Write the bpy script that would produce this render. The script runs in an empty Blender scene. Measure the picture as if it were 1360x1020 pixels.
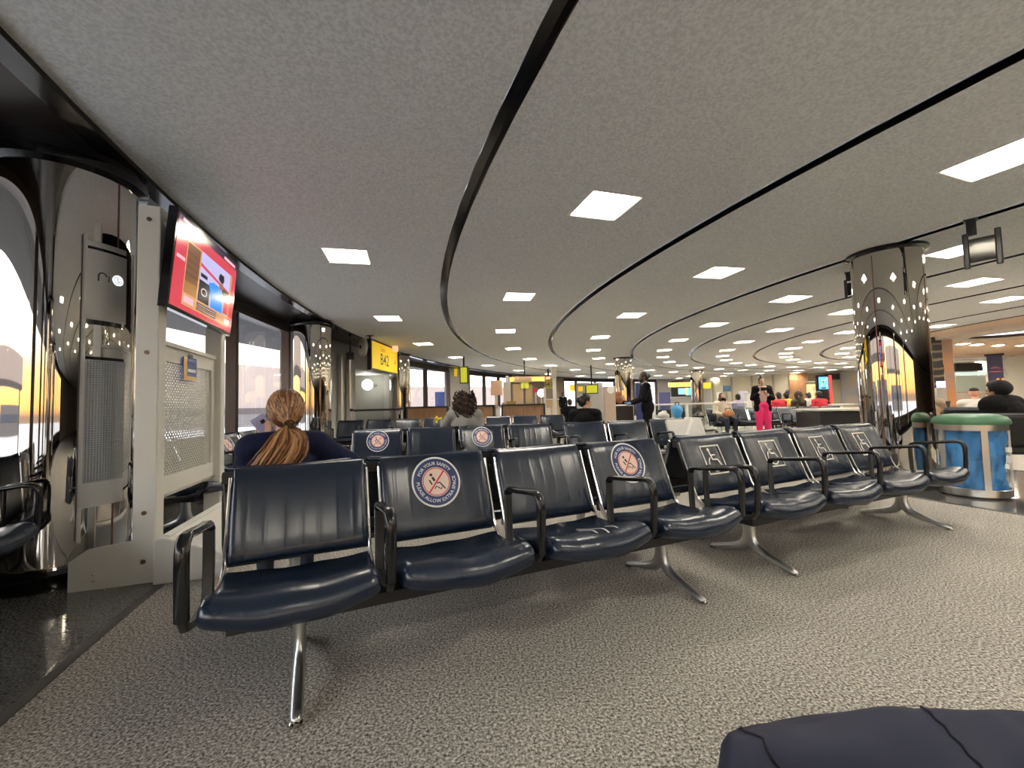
import bpy, bmesh, math, random
from mathutils import Vector, Matrix, noise
random.seed(7)
SC = bpy.context.scene
COL = SC.collection
PI = math.pi
R_ = math.radians

# ------------------------------------------------------------------ place geometry
CX, CY = 21.33, 9.945            # centre of the round satellite building
H = 2.72                         # ceiling height
RWALL = 25.75
F_PX, PITCH, ROLL, EYE = 562.24, 0.0492123, -0.024828, 1.02

def sight(px, py):
    x = (px - 680) / F_PX; y = -(py - 510) / F_PX
    c, s = math.cos(ROLL), math.sin(ROLL)
    x, y = x * c - y * s, x * s + y * c
    return Vector((x, math.cos(PITCH) - y * math.sin(PITCH), math.sin(PITCH) + y * math.cos(PITCH)))
def at_y(px, py, Y):
    d = sight(px, py); return d * (Y / d.y) + Vector((0, 0, EYE))
def at_z(px, py, z):
    d = sight(px, py); return d * ((z - EYE) / d.z) + Vector((0, 0, EYE))
def on_ring(px, py, R):
    d = sight(px, py); a = d.x ** 2 + d.y ** 2; b = -(CX * d.x + CY * d.y); c = CX * CX + CY * CY - R * R
    t = (-b + math.sqrt(b * b - a * c)) / a
    return d * t + Vector((0, 0, EYE))
def pol(R, deg, z=0.0):
    a = R_(deg); return Vector((CX - R * math.cos(a), CY + R * math.sin(a), z))
def ang_of(P):
    return math.degrees(math.atan2(P.y - CY, -(P.x - CX)))

# ------------------------------------------------------------------ materials
MATS = {}
def mat(name, col, rough=0.5, metal=0.0, emit=None, es=0.0, bump=None, spec=0.5, coat=0.0, var=None):
    """bump = (noise scale, strength, distance); var = (second colour, noise scale, low, high)"""
    if name in MATS: return MATS[name]
    m = bpy.data.materials.new(name); m.use_nodes = True
    nt = m.node_tree; b = nt.nodes['Principled BSDF']
    c4 = (*col, 1.0)
    b.inputs['Base Color'].default_value = c4
    b.inputs['Roughness'].default_value = rough
    b.inputs['Metallic'].default_value = metal
    b.inputs['Specular IOR Level'].default_value = spec
    b.inputs['Coat Weight'].default_value = coat
    if emit is not None:
        b.inputs['Emission Color'].default_value = (*emit, 1); b.inputs['Emission Strength'].default_value = es
    if bump or var:
        tc = nt.nodes.new('ShaderNodeTexCoord')
    if bump:
        n = nt.nodes.new('ShaderNodeTexNoise'); n.inputs['Scale'].default_value = bump[0]; n.inputs['Detail'].default_value = 3
        nt.links.new(tc.outputs['Object'], n.inputs['Vector'])
        bp = nt.nodes.new('ShaderNodeBump'); bp.inputs['Strength'].default_value = bump[1]; bp.inputs['Distance'].default_value = bump[2]
        nt.links.new(n.outputs['Fac'], bp.inputs['Height']); nt.links.new(bp.outputs['Normal'], b.inputs['Normal'])
    if var:
        n2 = nt.nodes.new('ShaderNodeTexNoise'); n2.inputs['Scale'].default_value = var[1]; n2.inputs['Detail'].default_value = 4
        nt.links.new(tc.outputs['Object'], n2.inputs['Vector'])
        r = nt.nodes.new('ShaderNodeValToRGB')
        r.color_ramp.elements[0].position = var[2]; r.color_ramp.elements[0].color = c4
        r.color_ramp.elements[1].position = var[3]; r.color_ramp.elements[1].color = (*var[0], 1)
        nt.links.new(n2.outputs['Fac'], r.inputs['Fac']); nt.links.new(r.outputs['Color'], b.inputs['Base Color'])
    MATS[name] = m
    return m

def glass_mat(name, tint, refl=1.0):
    if name in MATS: return MATS[name]
    m = bpy.data.materials.new(name); m.use_nodes = True; nt = m.node_tree
    nt.nodes.remove(nt.nodes['Principled BSDF']); out = nt.nodes['Material Output']
    t = nt.nodes.new('ShaderNodeBsdfTransparent'); t.inputs[0].default_value = (*tint, 1)
    g = nt.nodes.new('ShaderNodeBsdfGlossy'); g.inputs['Roughness'].default_value = 0.01
    g.inputs['Color'].default_value = (refl, refl, refl, 1)
    lw = nt.nodes.new('ShaderNodeLayerWeight'); lw.inputs['Blend'].default_value = .5
    pw_ = nt.nodes.new('ShaderNodeMath'); pw_.operation = 'POWER'; pw_.inputs[1].default_value = 4.0
    nt.links.new(lw.outputs['Facing'], pw_.inputs[0])
    fr = nt.nodes.new('ShaderNodeMath'); fr.operation = 'MULTIPLY_ADD'; fr.inputs[1].default_value = .75; fr.inputs[2].default_value = .05
    nt.links.new(pw_.outputs[0], fr.inputs[0])
    mx = nt.nodes.new('ShaderNodeMixShader')
    nt.links.new(fr.outputs[0], mx.inputs[0]); nt.links.new(t.outputs[0], mx.inputs[1]); nt.links.new(g.outputs[0], mx.inputs[2])
    nt.links.new(mx.outputs[0], out.inputs[0]); MATS[name] = m
    return m

def carpet_mat():
    m = bpy.data.materials.new('speckled_carpet'); m.use_nodes = True; nt = m.node_tree; b = nt.nodes['Principled BSDF']
    tc = nt.nodes.new('ShaderNodeTexCoord')
    v = nt.nodes.new('ShaderNodeTexNoise'); v.inputs['Scale'].default_value = 105; v.inputs['Detail'].default_value = 3.5
    v.inputs['Roughness'].default_value = 0.75
    w = nt.nodes.new('ShaderNodeTexNoise'); w.inputs['Scale'].default_value = 1.3; w.inputs['Detail'].default_value = 3
    r = nt.nodes.new('ShaderNodeValToRGB')
    e = r.color_ramp.elements
    e[0].position = 0.36; e[0].color = (0.040, 0.036, 0.031, 1)
    e[1].position = 0.68; e[1].color = (.93, 0.88, 0.79, 1)
    k = e.new(0.50); k.color = (0.355, 0.328, 0.285, 1)
    mx = nt.nodes.new('ShaderNodeMix'); mx.data_type = 'RGBA'; mx.blend_type = 'MULTIPLY'; mx.inputs[0].default_value = 1
    r2 = nt.nodes.new('ShaderNodeValToRGB'); r2.color_ramp.elements[0].position = .35; r2.color_ramp.elements[1].position = .7
    r2.color_ramp.elements[0].color = (.86, .86, .86, 1); r2.color_ramp.elements[1].color = (1, 1, 1, 1)
    L = nt.links.new
    L(tc.outputs['Object'], v.inputs['Vector']); L(tc.outputs['Object'], w.inputs['Vector'])
    L(v.outputs['Fac'], r.inputs['Fac']); L(w.outputs['Fac'], r2.inputs['Fac'])
    L(r.outputs['Color'], mx.inputs[6]); L(r2.outputs['Color'], mx.inputs[7]); L(mx.outputs[2], b.inputs['Base Color'])
    bp = nt.nodes.new('ShaderNodeBump'); bp.inputs['Strength'].default_value = .9; bp.inputs['Distance'].default_value = .006
    L(v.outputs['Fac'], bp.inputs['Height']); L(bp.outputs['Normal'], b.inputs['Normal'])
    b.inputs['Roughness'].default_value = 0.95; b.inputs['Specular IOR Level'].default_value = .15
    MATS['carpet'] = m; return m

def granite_mat():
    m = bpy.data.materials.new('polished_granite'); m.use_nodes = True; nt = m.node_tree; b = nt.nodes['Principled BSDF']
    tc = nt.nodes.new('ShaderNodeTexCoord'); v = nt.nodes.new('ShaderNodeTexNoise'); v.inputs['Scale'].default_value = 90; v.inputs['Detail'].default_value = 4
    r = nt.nodes.new('ShaderNodeValToRGB'); e = r.color_ramp.elements
    e[0].position = .35; e[0].color = (.03, .03, .031, 1); e[1].position = .72; e[1].color = (.24, .235, .225, 1)
    nt.links.new(tc.outputs['Object'], v.inputs['Vector']); nt.links.new(v.outputs['Fac'], r.inputs['Fac']); nt.links.new(r.outputs['Color'], b.inputs['Base Color'])
    b.inputs['Roughness'].default_value = .09; b.inputs['Specular IOR Level'].default_value = .75
    MATS['granite'] = m; return m

def ceiling_mat(name, col):
    m = bpy.data.materials.new(name); m.use_nodes = True; nt = m.node_tree; b = nt.nodes['Principled BSDF']
    tc = nt.nodes.new('ShaderNodeTexCoord')
    v = nt.nodes.new('ShaderNodeTexNoise'); v.inputs['Scale'].default_value = 55; v.inputs['Detail'].default_value = 2.5; v.inputs['Roughness'].default_value = .55
    r = nt.nodes.new('ShaderNodeValToRGB'); e = r.color_ramp.elements
    e[0].position = .35; e[0].color = (*[c * .80 for c in col], 1); e[1].position = .62; e[1].color = (*col, 1)
    nt.links.new(tc.outputs['Object'], v.inputs['Vector']); nt.links.new(v.outputs['Fac'], r.inputs['Fac']); nt.links.new(r.outputs['Color'], b.inputs['Base Color'])
    bp = nt.nodes.new('ShaderNodeBump'); bp.inputs['Strength'].default_value = .3; bp.inputs['Distance'].default_value = .004
    nt.links.new(v.outputs['Fac'], bp.inputs['Height']); nt.links.new(bp.outputs['Normal'], b.inputs['Normal'])
    b.inputs['Roughness'].default_value = .9; b.inputs['Specular IOR Level'].default_value = .2
    MATS[name] = m; return m

def wood_mat(name, c1, c2, sc=6):
    m = bpy.data.materials.new(name); m.use_nodes = True; nt = m.node_tree; b = nt.nodes['Principled BSDF']
    tc = nt.nodes.new('ShaderNodeTexCoord'); mp = nt.nodes.new('ShaderNodeMapping'); mp.inputs['Scale'].default_value = (sc * 2, sc * 2, sc * .25)
    v = nt.nodes.new('ShaderNodeTexNoise'); v.inputs['Scale'].default_value = 3; v.inputs['Detail'].default_value = 6
    r = nt.nodes.new('ShaderNodeValToRGB'); e = r.color_ramp.elements
    e[0].position = .35; e[0].color = (*c1, 1); e[1].position = .65; e[1].color = (*c2, 1)
    nt.links.new(tc.outputs['Object'], mp.inputs[0]); nt.links.new(mp.outputs[0], v.inputs['Vector']); nt.links.new(v.outputs['Fac'], r.inputs['Fac'])
    nt.links.new(r.outputs['Color'], b.inputs['Base Color']); b.inputs['Roughness'].default_value = .45
    MATS[name] = m; return m

def perf_mat(name, col, scale):
    """metal sheet with a grid of round holes that let light through"""
    m = bpy.data.materials.new(name); m.use_nodes = True; nt = m.node_tree; b = nt.nodes['Principled BSDF']; out = nt.nodes['Material Output']
    b.inputs['Base Color'].default_value = (*col, 1); b.inputs['Metallic'].default_value = .35; b.inputs['Roughness'].default_value = .4
    uv = nt.nodes.new('ShaderNodeUVMap')
    v = nt.nodes.new('ShaderNodeTexVoronoi'); v.inputs['Scale'].default_value = scale; v.inputs['Randomness'].default_value = 0
    lt = nt.nodes.new('ShaderNodeMath'); lt.operation = 'LESS_THAN'; lt.inputs[1].default_value = .21
    t = nt.nodes.new('ShaderNodeBsdfTransparent'); mx = nt.nodes.new('ShaderNodeMixShader')
    L = nt.links.new
    L(uv.outputs[0], v.inputs['Vector']); L(v.outputs['Distance'], lt.inputs[0]); L(lt.outputs[0], mx.inputs[0])
    L(b.outputs[0], mx.inputs[1]); L(t.outputs[0], mx.inputs[2]); L(mx.outputs[0], out.inputs[0])
    MATS[name] = m; return m

carpet_mat(); granite_mat()
ceiling_mat('ceiling_tile', (.90, .90, .87))
ceiling_mat('ceiling_peach', (.88, .66, .48))
wood_mat('wood_warm', (.36, .17, .07), (.55, .31, .15), 3)
wood_mat('wood_podium', (.24, .13, .07), (.33, .19, .105), 4)
perf_mat('perforated_metal', (.58, .57, .51), 38)
perf_mat('grille_metal', (.42, .44, .45), 70)
def leather(name, col):
    return mat(name, col, .27, bump=(38, .06, .004), spec=.65)
LEATHER = leather('navy_vinyl', (.0065, .0145, .033))
LEATHER_B = leather('black_vinyl', (.014, .016, .021))
ALU = mat('polished_aluminium', (.72, .71, .69), .17, 1)
CAST = mat('cast_aluminium', (.62, .62, .60), .36, 1, bump=(60, .08, .002))
CHROME = mat('mirror_steel', (.62, .585, .53), .022, 1)
STEEL = mat('brushed_steel', (.60, .59, .57), .28, 1)
BLACK = mat('black_urethane', (.010, .010, .011), .2, spec=.5)
BLACKM = mat('black_satin', (.012, .011, .011), .35)
GLOSSBLK = mat('gloss_black', (.006, .006, .006), .12)
DARKBR = mat('dark_bronze', (.045, .032, .026), .35, .4)
BEAMB = mat('black_steel', (.014, .014, .015), .45)
GREYP = mat('grey_paint', (.42, .42, .40), .5)
GREYW = mat('grey_wall', (.52, .52, .49), .6)
STANDG = mat('stand_paint', (.72, .70, .63), .45)
WHITEP = mat('white_plastic', (.74, .72, .66), .4)
WHITE = mat('white_paint', (.80, .79, .75), .5)
BLUEP = mat('blue_panel', (.03, .045, .16), .5)
YELLOW = mat('yellow_sign', (.75, .50, .02), .5, emit=(.95, .62, .02), es=.16)
LAMPGLOW = mat('lamp_diffuser', (.9, .88, .8), .5, emit=(1.0, .93, .83), es=16.5)
REFLECTOR = mat('lamp_reflector', (.80, .77, .68), .35)
SKIN = mat('skin_light', (.62, .37, .26), .5)
SKIN_T = mat('skin_tan', (.40, .23, .15), .5)
SKIN_D = mat('skin_dark', (.12, .06, .04), .5)
HAIR_B = mat('hair_black', (.012, .009, .008), .35)
HAIR_BR = mat('hair_brown', (.045, .022, .014), .4)
GLASS = glass_mat('window_glass', (.80, .82, .82))
GLASS_C = glass_mat('clear_glass', (.90, .94, .93))

# ------------------------------------------------------------------ mesh helpers
class MB:
    def __init__(s): s.v = []; s.f = []; s.mi = []; s.uv = {}; s.cur = 0; s.mats = []
    def m(s, material):
        if material not in s.mats: s.mats.append(material)
        s.cur = s.mats.index(material); return s
    def add(s, vs, fs):
        o = len(s.v); s.v += [Vector(q) for q in vs]
        for f in fs: s.f.append([o + i for i in f]); s.mi.append(s.cur)
        return s
    def box(s, x0, x1, y0, y1, z0, z1, M=None):
        vs = [Vector(q) for q in ((x0, y0, z0), (x1, y0, z0), (x1, y1, z0), (x0, y1, z0), (x0, y0, z1), (x1, y0, z1), (x1, y1, z1), (x0, y1, z1))]
        if M: vs = [M @ q for q in vs]
        return s.add(vs, [(0, 3, 2, 1), (4, 5, 6, 7), (0, 1, 5, 4), (1, 2, 6, 5), (2, 3, 7, 6), (3, 0, 4, 7)])
    def prism(s, poly, axis, a, b, M=None):
        """2-D polygon extruded along axis ('x','y','z') from a to b"""
        def P(u, w, t):
            return Vector((t, u, w)) if axis == 'x' else Vector((u, t, w)) if axis == 'y' else Vector((u, w, t))
        n = len(poly); vs = [P(u, w, a) for u, w in poly] + [P(u, w, b) for u, w in poly]
        if M: vs = [M @ q for q in vs]
        fs = [tuple(range(n))[::-1], tuple(range(n, 2 * n))] + [(i, (i + 1) % n, n + (i + 1) % n, n + i) for i in range(n)]
        return s.add(vs, fs)
    def tube(s, pts, rad, n=8, caps=True, w=None, side=None):
        """round / elliptical tube; rad and w may be lists: half height and half width"""
        pts = [Vector(q) for q in pts]; N = len(pts)
        rs = rad if isinstance(rad, (list, tuple)) else [rad] * N
        ws = rs if w is None else (w if isinstance(w, (list, tuple)) else [w] * N)
        vs = []; prev = None
        for i, q in enumerate(pts):
            d = (pts[min(i + 1, N - 1)] - pts[max(i - 1, 0)]).normalized()
            if side is not None: sd = Vector(side) - d * d.dot(Vector(side)); sd.normalize()
            elif prev is None:
                sd = d.cross(Vector((0, 0, 1)));
                if sd.length < .05: sd = d.cross(Vector((1, 0, 0)))
                sd.normalize()
            else:
                sd = prev - d * d.dot(prev); sd.normalize()
            prev = sd; up = sd.cross(d)
            for k in range(n):
                a = 2 * PI * k / n
                vs.append(q + sd * (ws[i] * math.cos(a)) + up * (rs[i] * math.sin(a)))
        fs = [(i * n + k, i * n + (k + 1) % n, (i + 1) * n + (k + 1) % n, (i + 1) * n + k) for i in range(N - 1) for k in range(n)]
        if caps: fs += [tuple(range(n))[::-1], tuple(range((N - 1) * n, N * n))]
        return s.add(vs, fs)
    def ribbon(s, pts, hw, ht, side=(1, 0, 0), bev=.25):
        """bar with a rounded-rectangular section (half width hw along side, half thickness ht)"""
        pts = [Vector(q) for q in pts]; N = len(pts); sd = Vector(side)
        b = min(hw, ht) * bev * 2
        sec = [(hw, ht - b), (hw - b, ht), (-hw + b, ht), (-hw, ht - b), (-hw, -ht + b), (-hw + b, -ht), (hw - b, -ht), (hw, -ht + b)]
        vs = []
        for i, q in enumerate(pts):
            d = (pts[min(i + 1, N - 1)] - pts[max(i - 1, 0)]).normalized(); up = sd.cross(d)
            vs += [q + sd * a + up * c for a, c in sec]
        n = 8
        fs = [(i * n + k, i * n + (k + 1) % n, (i + 1) * n + (k + 1) % n, (i + 1) * n + k) for i in range(N - 1) for k in range(n)]
        fs += [tuple(range(n))[::-1], tuple(range((N - 1) * n, N * n))]
        return s.add(vs, fs)
    def lathe(s, prof, c=(0, 0, 0), n=32, a0=0, a1=360, caps=False):
        c = Vector(c); full = abs(a1 - a0 - 360) < 1e-6; cols = n if full else n + 1; vs = []
        for i in range(cols):
            a = R_(a0 + (a1 - a0) * i / n)
            vs += [c + Vector((r * math.cos(a), r * math.sin(a), z)) for r, z in prof]
        p = len(prof)
        fs = [(i * p + k, ((i + 1) % cols) * p + k, ((i + 1) % cols) * p + k + 1, i * p + k + 1) for i in range(n) for k in range(p - 1)]
        return s.add(vs, fs)
    def ball(s, c, r, n=12, m=8, M=None):
        r = (r, r, r) if not isinstance(r, (tuple, list)) else r; c = Vector(c)
        vs = [Vector((0, 0, -r[2]))]
        for j in range(1, m):
            t = PI * j / m
            for i in range(n):
                a = 2 * PI * i / n; vs.append(Vector((r[0] * math.sin(t) * math.cos(a), r[1] * math.sin(t) * math.sin(a), -r[2] * math.cos(t))))
        vs.append(Vector((0, 0, r[2])))
        fs = [(0, 1 + (i + 1) % n, 1 + i) for i in range(n)]
        for j in range(m - 2): fs += [(1 + j * n + i, 1 + j * n + (i + 1) % n, 1 + (j + 1) * n + (i + 1) % n, 1 + (j + 1) * n + i) for i in range(n)]
        L = len(vs) - 1; o = 1 + (m - 2) * n; fs += [(o + i, o + (i + 1) % n, L) for i in range(n)]
        if M: vs = [M @ q for q in vs]
        return s.add([q + c for q in vs], fs)
    def caps(s, a, b, ra, rb, n=12):
        """tapered capsule"""
        a = Vector(a); b = Vector(b); d = b - a; L = d.length; d.normalize()
        pts = [a - d * ra * .99, a - d * ra * .8, a - d * ra * .45, a]; rs = [ra * .14, ra * .6, ra * .893, ra]
        pts += [a + d * L * .5, b, b + d * rb * .45, b + d * rb * .8, b + d * rb * .99]; rs += [(ra + rb) / 2, rb, rb * .893, rb * .6, rb * .14]
        return s.tube(pts, rs, n)
    def sheet(s, P, nu, nv):
        """grid surface P(i/nu, j/nv)"""
        vs = [P(i / nu, j / nv) for j in range(nv + 1) for i in range(nu + 1)]
        return s.add(vs, [(j * (nu + 1) + i, j * (nu + 1) + i + 1, (j + 1) * (nu + 1) + i + 1, (j + 1) * (nu + 1) + i) for j in range(nv) for i in range(nu)])
    def mesh(s, name, material=None):
        me = bpy.data.meshes.new(name); me.from_pydata(s.v, [], s.f)
        mats = s.mats or [material or BLACK]
        for q in mats: me.materials.append(q)
        if len(mats) > 1: me.polygons.foreach_set('material_index', s.mi)
        return me
    def build(s, name, material=None, parent=None, smooth=False, bevel=0, sub=0, fix=True, loc=None, rot=None):
        me = s.mesh(name, material)
        if fix:
            bm = bmesh.new(); bm.from_mesh(me); bmesh.ops.recalc_face_normals(bm, faces=bm.faces); bm.to_mesh(me); bm.free()
        if smooth is not False:
            me.polygons.foreach_set('use_smooth', [True] * len(me.polygons))
            if smooth is not True: me.set_sharp_from_angle(angle=R_(smooth))
        o = bpy.data.objects.new(name, me); COL.objects.link(o)
        if parent: o.parent = parent
        if loc is not None: o.location = loc
        if rot is not None: o.rotation_euler = rot
        if bevel:
            b = o.modifiers.new('b', 'BEVEL'); b.width = bevel; b.segments = 2; b.limit_method = 'ANGLE'; b.angle_limit = R_(35)
        if sub:
            q = o.modifiers.new('s', 'SUBSURF'); q.levels = sub; q.render_levels = sub
        return o

def tag(o, label, cat, group=None, kind=None):
    o['label'] = label
    if cat: o['category'] = cat
    if group: o['group'] = group
    if kind: o['kind'] = kind
    return o
def thing(name, label, cat, loc=(0, 0, 0), rz=0.0, group=None):
    o = bpy.data.objects.new(name, None); COL.objects.link(o); o.location = loc; o.rotation_euler = (0, 0, rz)
    o.empty_display_size = .1
    return tag(o, label, cat, group)
def struct(name, mb, material=None, **k):
    o = mb.build(name, material, **k); o['kind'] = 'structure'; return o
def copy_tree(o, parent=None):
    c = o.copy(); COL.objects.link(c)
    if parent: c.parent = parent
    for ch in list(o.children): copy_tree(ch, c)
    return c
ORD = 'first second third fourth fifth sixth seventh eighth ninth tenth eleventh twelfth thirteenth fourteenth'.split()

_txt = {}
def text2d(sx):
    """outline of a word as flat triangles, height of a capital about 0.7"""
    if sx in _txt: return _txt[sx]
    cu = bpy.data.curves.new('t', 'FONT'); cu.body = sx; cu.align_x = 'CENTER'; cu.resolution_u = 3; cu.offset = .012
    ob = bpy.data.objects.new('t', cu); me = ob.to_mesh()
    r = ([(q.co.x, q.co.y) for q in me.vertices], [tuple(p.vertices) for p in me.polygons])
    ob.to_mesh_clear(); bpy.data.objects.remove(ob); bpy.data.curves.remove(cu)
    _txt[sx] = r; return r

# --- flat artwork built as layers (2-D points -> surface function S(x, y, lift))
def L_disc(mb, S, cx, cy, r, lift, material, n=40, rings=4, r0=0.0):
    mb.m(material)
    rr = [r0 + (r - r0) * k / rings for k in range(rings + 1)]
    vs = [S(cx + q * math.cos(2 * PI * i / n), cy + q * math.sin(2 * PI * i / n), lift) for q in rr for i in range(n)]
    mb.add(vs, [(j * n + i, j * n + (i + 1) % n, (j + 1) * n + (i + 1) % n, (j + 1) * n + i) for j in range(rings) for i in range(n)])
def L_line(mb, S, pts, w, lift, material, closed=False):
    mb.m(material); P = [Vector((q[0], q[1])) for q in pts]
    if closed: P = P + [P[0], P[1]]
    Q = []
    for a, b in zip(P[:-1], P[1:]):
        k = max(1, int((b - a).length / .02)); Q += [a + (b - a) * (i / k) for i in range(k)]
    if not closed: Q.append(P[-1])
    n = len(Q); vs = []
    for i, q in enumerate(Q):
        d = Q[min(i + 1, n - 1)] - Q[max(i - 1, 0)]
        if d.length < 1e-9: d = Vector((1, 0))
        d.normalize(); nn = Vector((-d.y, d.x)) * (w / 2)
        vs += [S(q.x + nn.x, q.y + nn.y, lift), S(q.x - nn.x, q.y - nn.y, lift)]
    mb.add(vs, [(2 * i, 2 * i + 1, 2 * i + 3, 2 * i + 2) for i in range(n - 1)])
def L_text(mb, S, word, cx, cy, size, lift, material, arc=None):
    """arc = (radius, centre angle deg, +1 top / -1 bottom)"""
    mb.m(material); vs, fs = text2d(word); out = []
    for x, y in vs:
        x *= size; y *= size
        if arc:
            R, a0, sg = arc
            if sg > 0: a = R_(a0) - x / (R + .35 * size); r = R + y
            else: a = R_(a0) + x / (R - .35 * size); r = R - y
            x, y = cx + r * math.cos(a), cy + r * math.sin(a)
        else: x += cx; y += cy
        out.append(S(x, y, lift))
    mb.add(out, fs)
def L_poly(mb, S, pts, lift, material):
    mb.m(material); mb.add([S(x, y, lift) for x, y in pts], [tuple(range(len(pts)))])
def L_rect(mb, S, x0, x1, y0, y1, lift, material):
    L_poly(mb, S, [(x0, y0), (x1, y0), (x1, y1), (x0, y1)], lift, material)
# ================================================================== the setting
def ring_sector(mb, r0, r1, a0, a1, z, n):
    vs = []
    for i in range(n + 1):
        a = a0 + (a1 - a0) * i / n; vs += [pol(r0, a, z), pol(r1, a, z)]
    return mb.add(vs, [(2 * i, 2 * i + 1, 2 * i + 3, 2 * i + 2) for i in range(n)])
def ring_wall(mb, r0, r1, a0, a1, z0, z1):
    """solid curved wall segment"""
    n = max(1, int(abs(a1 - a0) / 1.2)); vs = []
    for i in range(n + 1):
        a = a0 + (a1 - a0) * i / n; vs += [pol(r0, a, z0), pol(r1, a, z0), pol(r1, a, z1), pol(r0, a, z1)]
    fs = [(4 * i + k, 4 * i + (k + 1) % 4, 4 * i + 4 + (k + 1) % 4, 4 * i + 4 + k) for i in range(n) for k in range(4)]
    fs += [(0, 1, 2, 3), (4 * n + 3, 4 * n + 2, 4 * n + 1, 4 * n)]
    return mb.add(vs, fs)

# floors: carpet, a dark stone walk along the windows, a dark stone ring under the inner columns
fl = MB(); ring_sector(fl, 18.27, 24.57, -90, 270, 0, 180); struct('floor', fl, MATS['carpet'])
fl = MB(); ring_sector(fl, 24.60, 27.6, -90, 270, 0, 180); struct('floor', fl, MATS['granite'])
fl = MB(); ring_sector(fl, 15.4, 18.24, -90, 270, 0, 180); struct('floor', fl, MATS['granite'])
fl = MB(); ring_sector(fl, 0.01, 15.37, -90, 270, 0, 180); struct('floor', fl, MATS['carpet'])
fl = MB()
for r in (24.585, 18.255, 15.385): ring_wall(fl, r - .022, r + .022, -90, 270, -.02, .004)
struct('trim_1', fl, mat('carpet_edge', (.07, .066, .06), .5))

# ceiling: concentric bands of rough tiles with black slots between them; square openings for the lamps
EDGES = [24.92, 22.62, 20.32, 17.78, 15.76, 13.53, 11.31, 10.0]
LANES = [(23.73, -45.5, 8.15, 17), (21.45, -42.0, 8.26, 16), (19.03, -45.6, 8.10, 17), (16.73, -41.2, 7.95, 17), (14.62, -38.1, 8.06, 17), (12.48, -34.3, 7.95, 17), (10.65, -21.0, 12.0, 10)]
HALF = .226; UP = .115
lamps = []
for k in range(7):
    ro, ri = EDGES[k] - (.05 if k else 0), EDGES[k + 1] + .05
    mb = MB()
    if k < 7:
        R, a0, st, cnt = LANES[k]; da = math.degrees(HALF / R)
        cuts = [-90.0]; hole = set()
        for i in range(cnt):
            a = a0 + st * i
            if k == 0 and -24 < a < -18: continue
            lamps.append((k, i, R, a)); cuts += [a - da, a + da]; hole.add(round(a - da, 4))
        cuts.append(270.0)
        for ca, cb in zip(cuts[:-1], cuts[1:]):
            n = max(1, int((cb - ca) / 1.2))
            ring_sector(mb, ri, R - HALF, ca, cb, H, n)
            if round(ca, 4) not in hole: ring_sector(mb, R - HALF, R + HALF, ca, cb, H, n)
            ring_sector(mb, R + HALF, ro, ca, cb, H, n)
    else: ring_sector(mb, ri, ro, -90, 270, H, 150)
    struct('ceiling', mb, MATS['ceiling_tile'], fix=False)
mb = MB(); ring_sector(mb, .01, 9.95, -90, 270, H, 120); struct('ceiling', mb, MATS['ceiling_peach'], fix=False)
for k, r in enumerate(EDGES[1:]):                      # black slots
    mb = MB()
    prof = [(r - .052, H - .004), (r - .044, H - .004), (r - .044, H + .03), (r + .044, H + .03), (r + .044, H - .004), (r + .052, H - .004)]
    vs = []; n = 240
    for i in range(n + 1):
        a = -90 + 360 * i / n
        for q, z in prof: vs.append(pol(q, a, z))
    m6 = len(prof)
    mb.add(vs, [(i * m6 + j, i * m6 + j + 1, (i + 1) * m6 + j + 1, (i + 1) * m6 + j) for i in range(n) for j in range(m6 - 1)])
    struct('trim_%d' % (k + 2), mb, GLOSSBLK, fix=False)
mb = MB(); ring_wall(mb, 24.90, 25.02, -90, 270, H - .035, H + .06); struct('trim_9', mb, GLOSSBLK)
mb = MB(); ring_sector(mb, 25.0, 26.2, -90, 270, H + .01, 200); struct('ceiling', mb, DARKBR, fix=False)

def lamp_parts():
    f = MB(); z0, z1, o = 0.0, UP, .016
    for sx in (-1, 1):
        f.box(sx * HALF - .006, sx * HALF + .006, -HALF, HALF, -.002, z1); f.box(-HALF, HALF, sx * HALF - .006, sx * HALF + .006, -.002, z1)
        f.box(sx * (HALF + o / 2) - o / 2, sx * (HALF + o / 2) + o / 2, -HALF - o, HALF + o, -.006, .004)
        f.box(-HALF - o, HALF + o, sx * (HALF + o / 2) - o / 2, sx * (HALF + o / 2) + o / 2, -.006, .004)
    f.box(-HALF, HALF, -HALF, HALF, z1 + .01, z1 + .02)
    d = MB(); d.box(-HALF + .007, HALF - .007, -HALF + .007, HALF - .007, z1 - .012, z1 + .008)
    return f, d
_f, _d = lamp_parts()
lane_words = ['outermost lane beside the windows', 'second lane in from the windows', 'third lane in from the windows', 'fourth lane in from the windows', 'fifth lane in from the windows', 'sixth lane in from the windows', 'innermost lane of square lamps']
proto = None; seen_count = {}
for k, i, R, a in lamps:
    P = pol(R, a, H)
    fw = P.y
    infront = fw > .9 and abs(P.x / fw) < 1.24 and (H - EYE) / fw < .96
    if infront:
        seen_count[k] = seen_count.get(k, 0) + 1
        lab = 'square recessed ceiling lamp, %s from the camera in the %s' % (ORD[min(seen_count[k] - 1, 13)], lane_words[k])
    else:
        nb = seen_count.setdefault(('b', k), 0); seen_count[('b', k)] += 1
        lab = 'square recessed ceiling lamp behind the camera, %s in the %s' % (ORD[min(nb, 13)], lane_words[k])
    if proto is None:
        t = thing('ceiling_lamp', lab, 'ceiling lamp', P); _f.build('lamp_housing', REFLECTOR, t, fix=True); _d.build('diffuser', LAMPGLOW, t)
        proto = t
    else:
        t = copy_tree(proto); t['label'] = lab
    t.location = P; t.rotation_euler = (0, 0, R_(180 - a)); t['group'] = 'square ceiling lamps'

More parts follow.
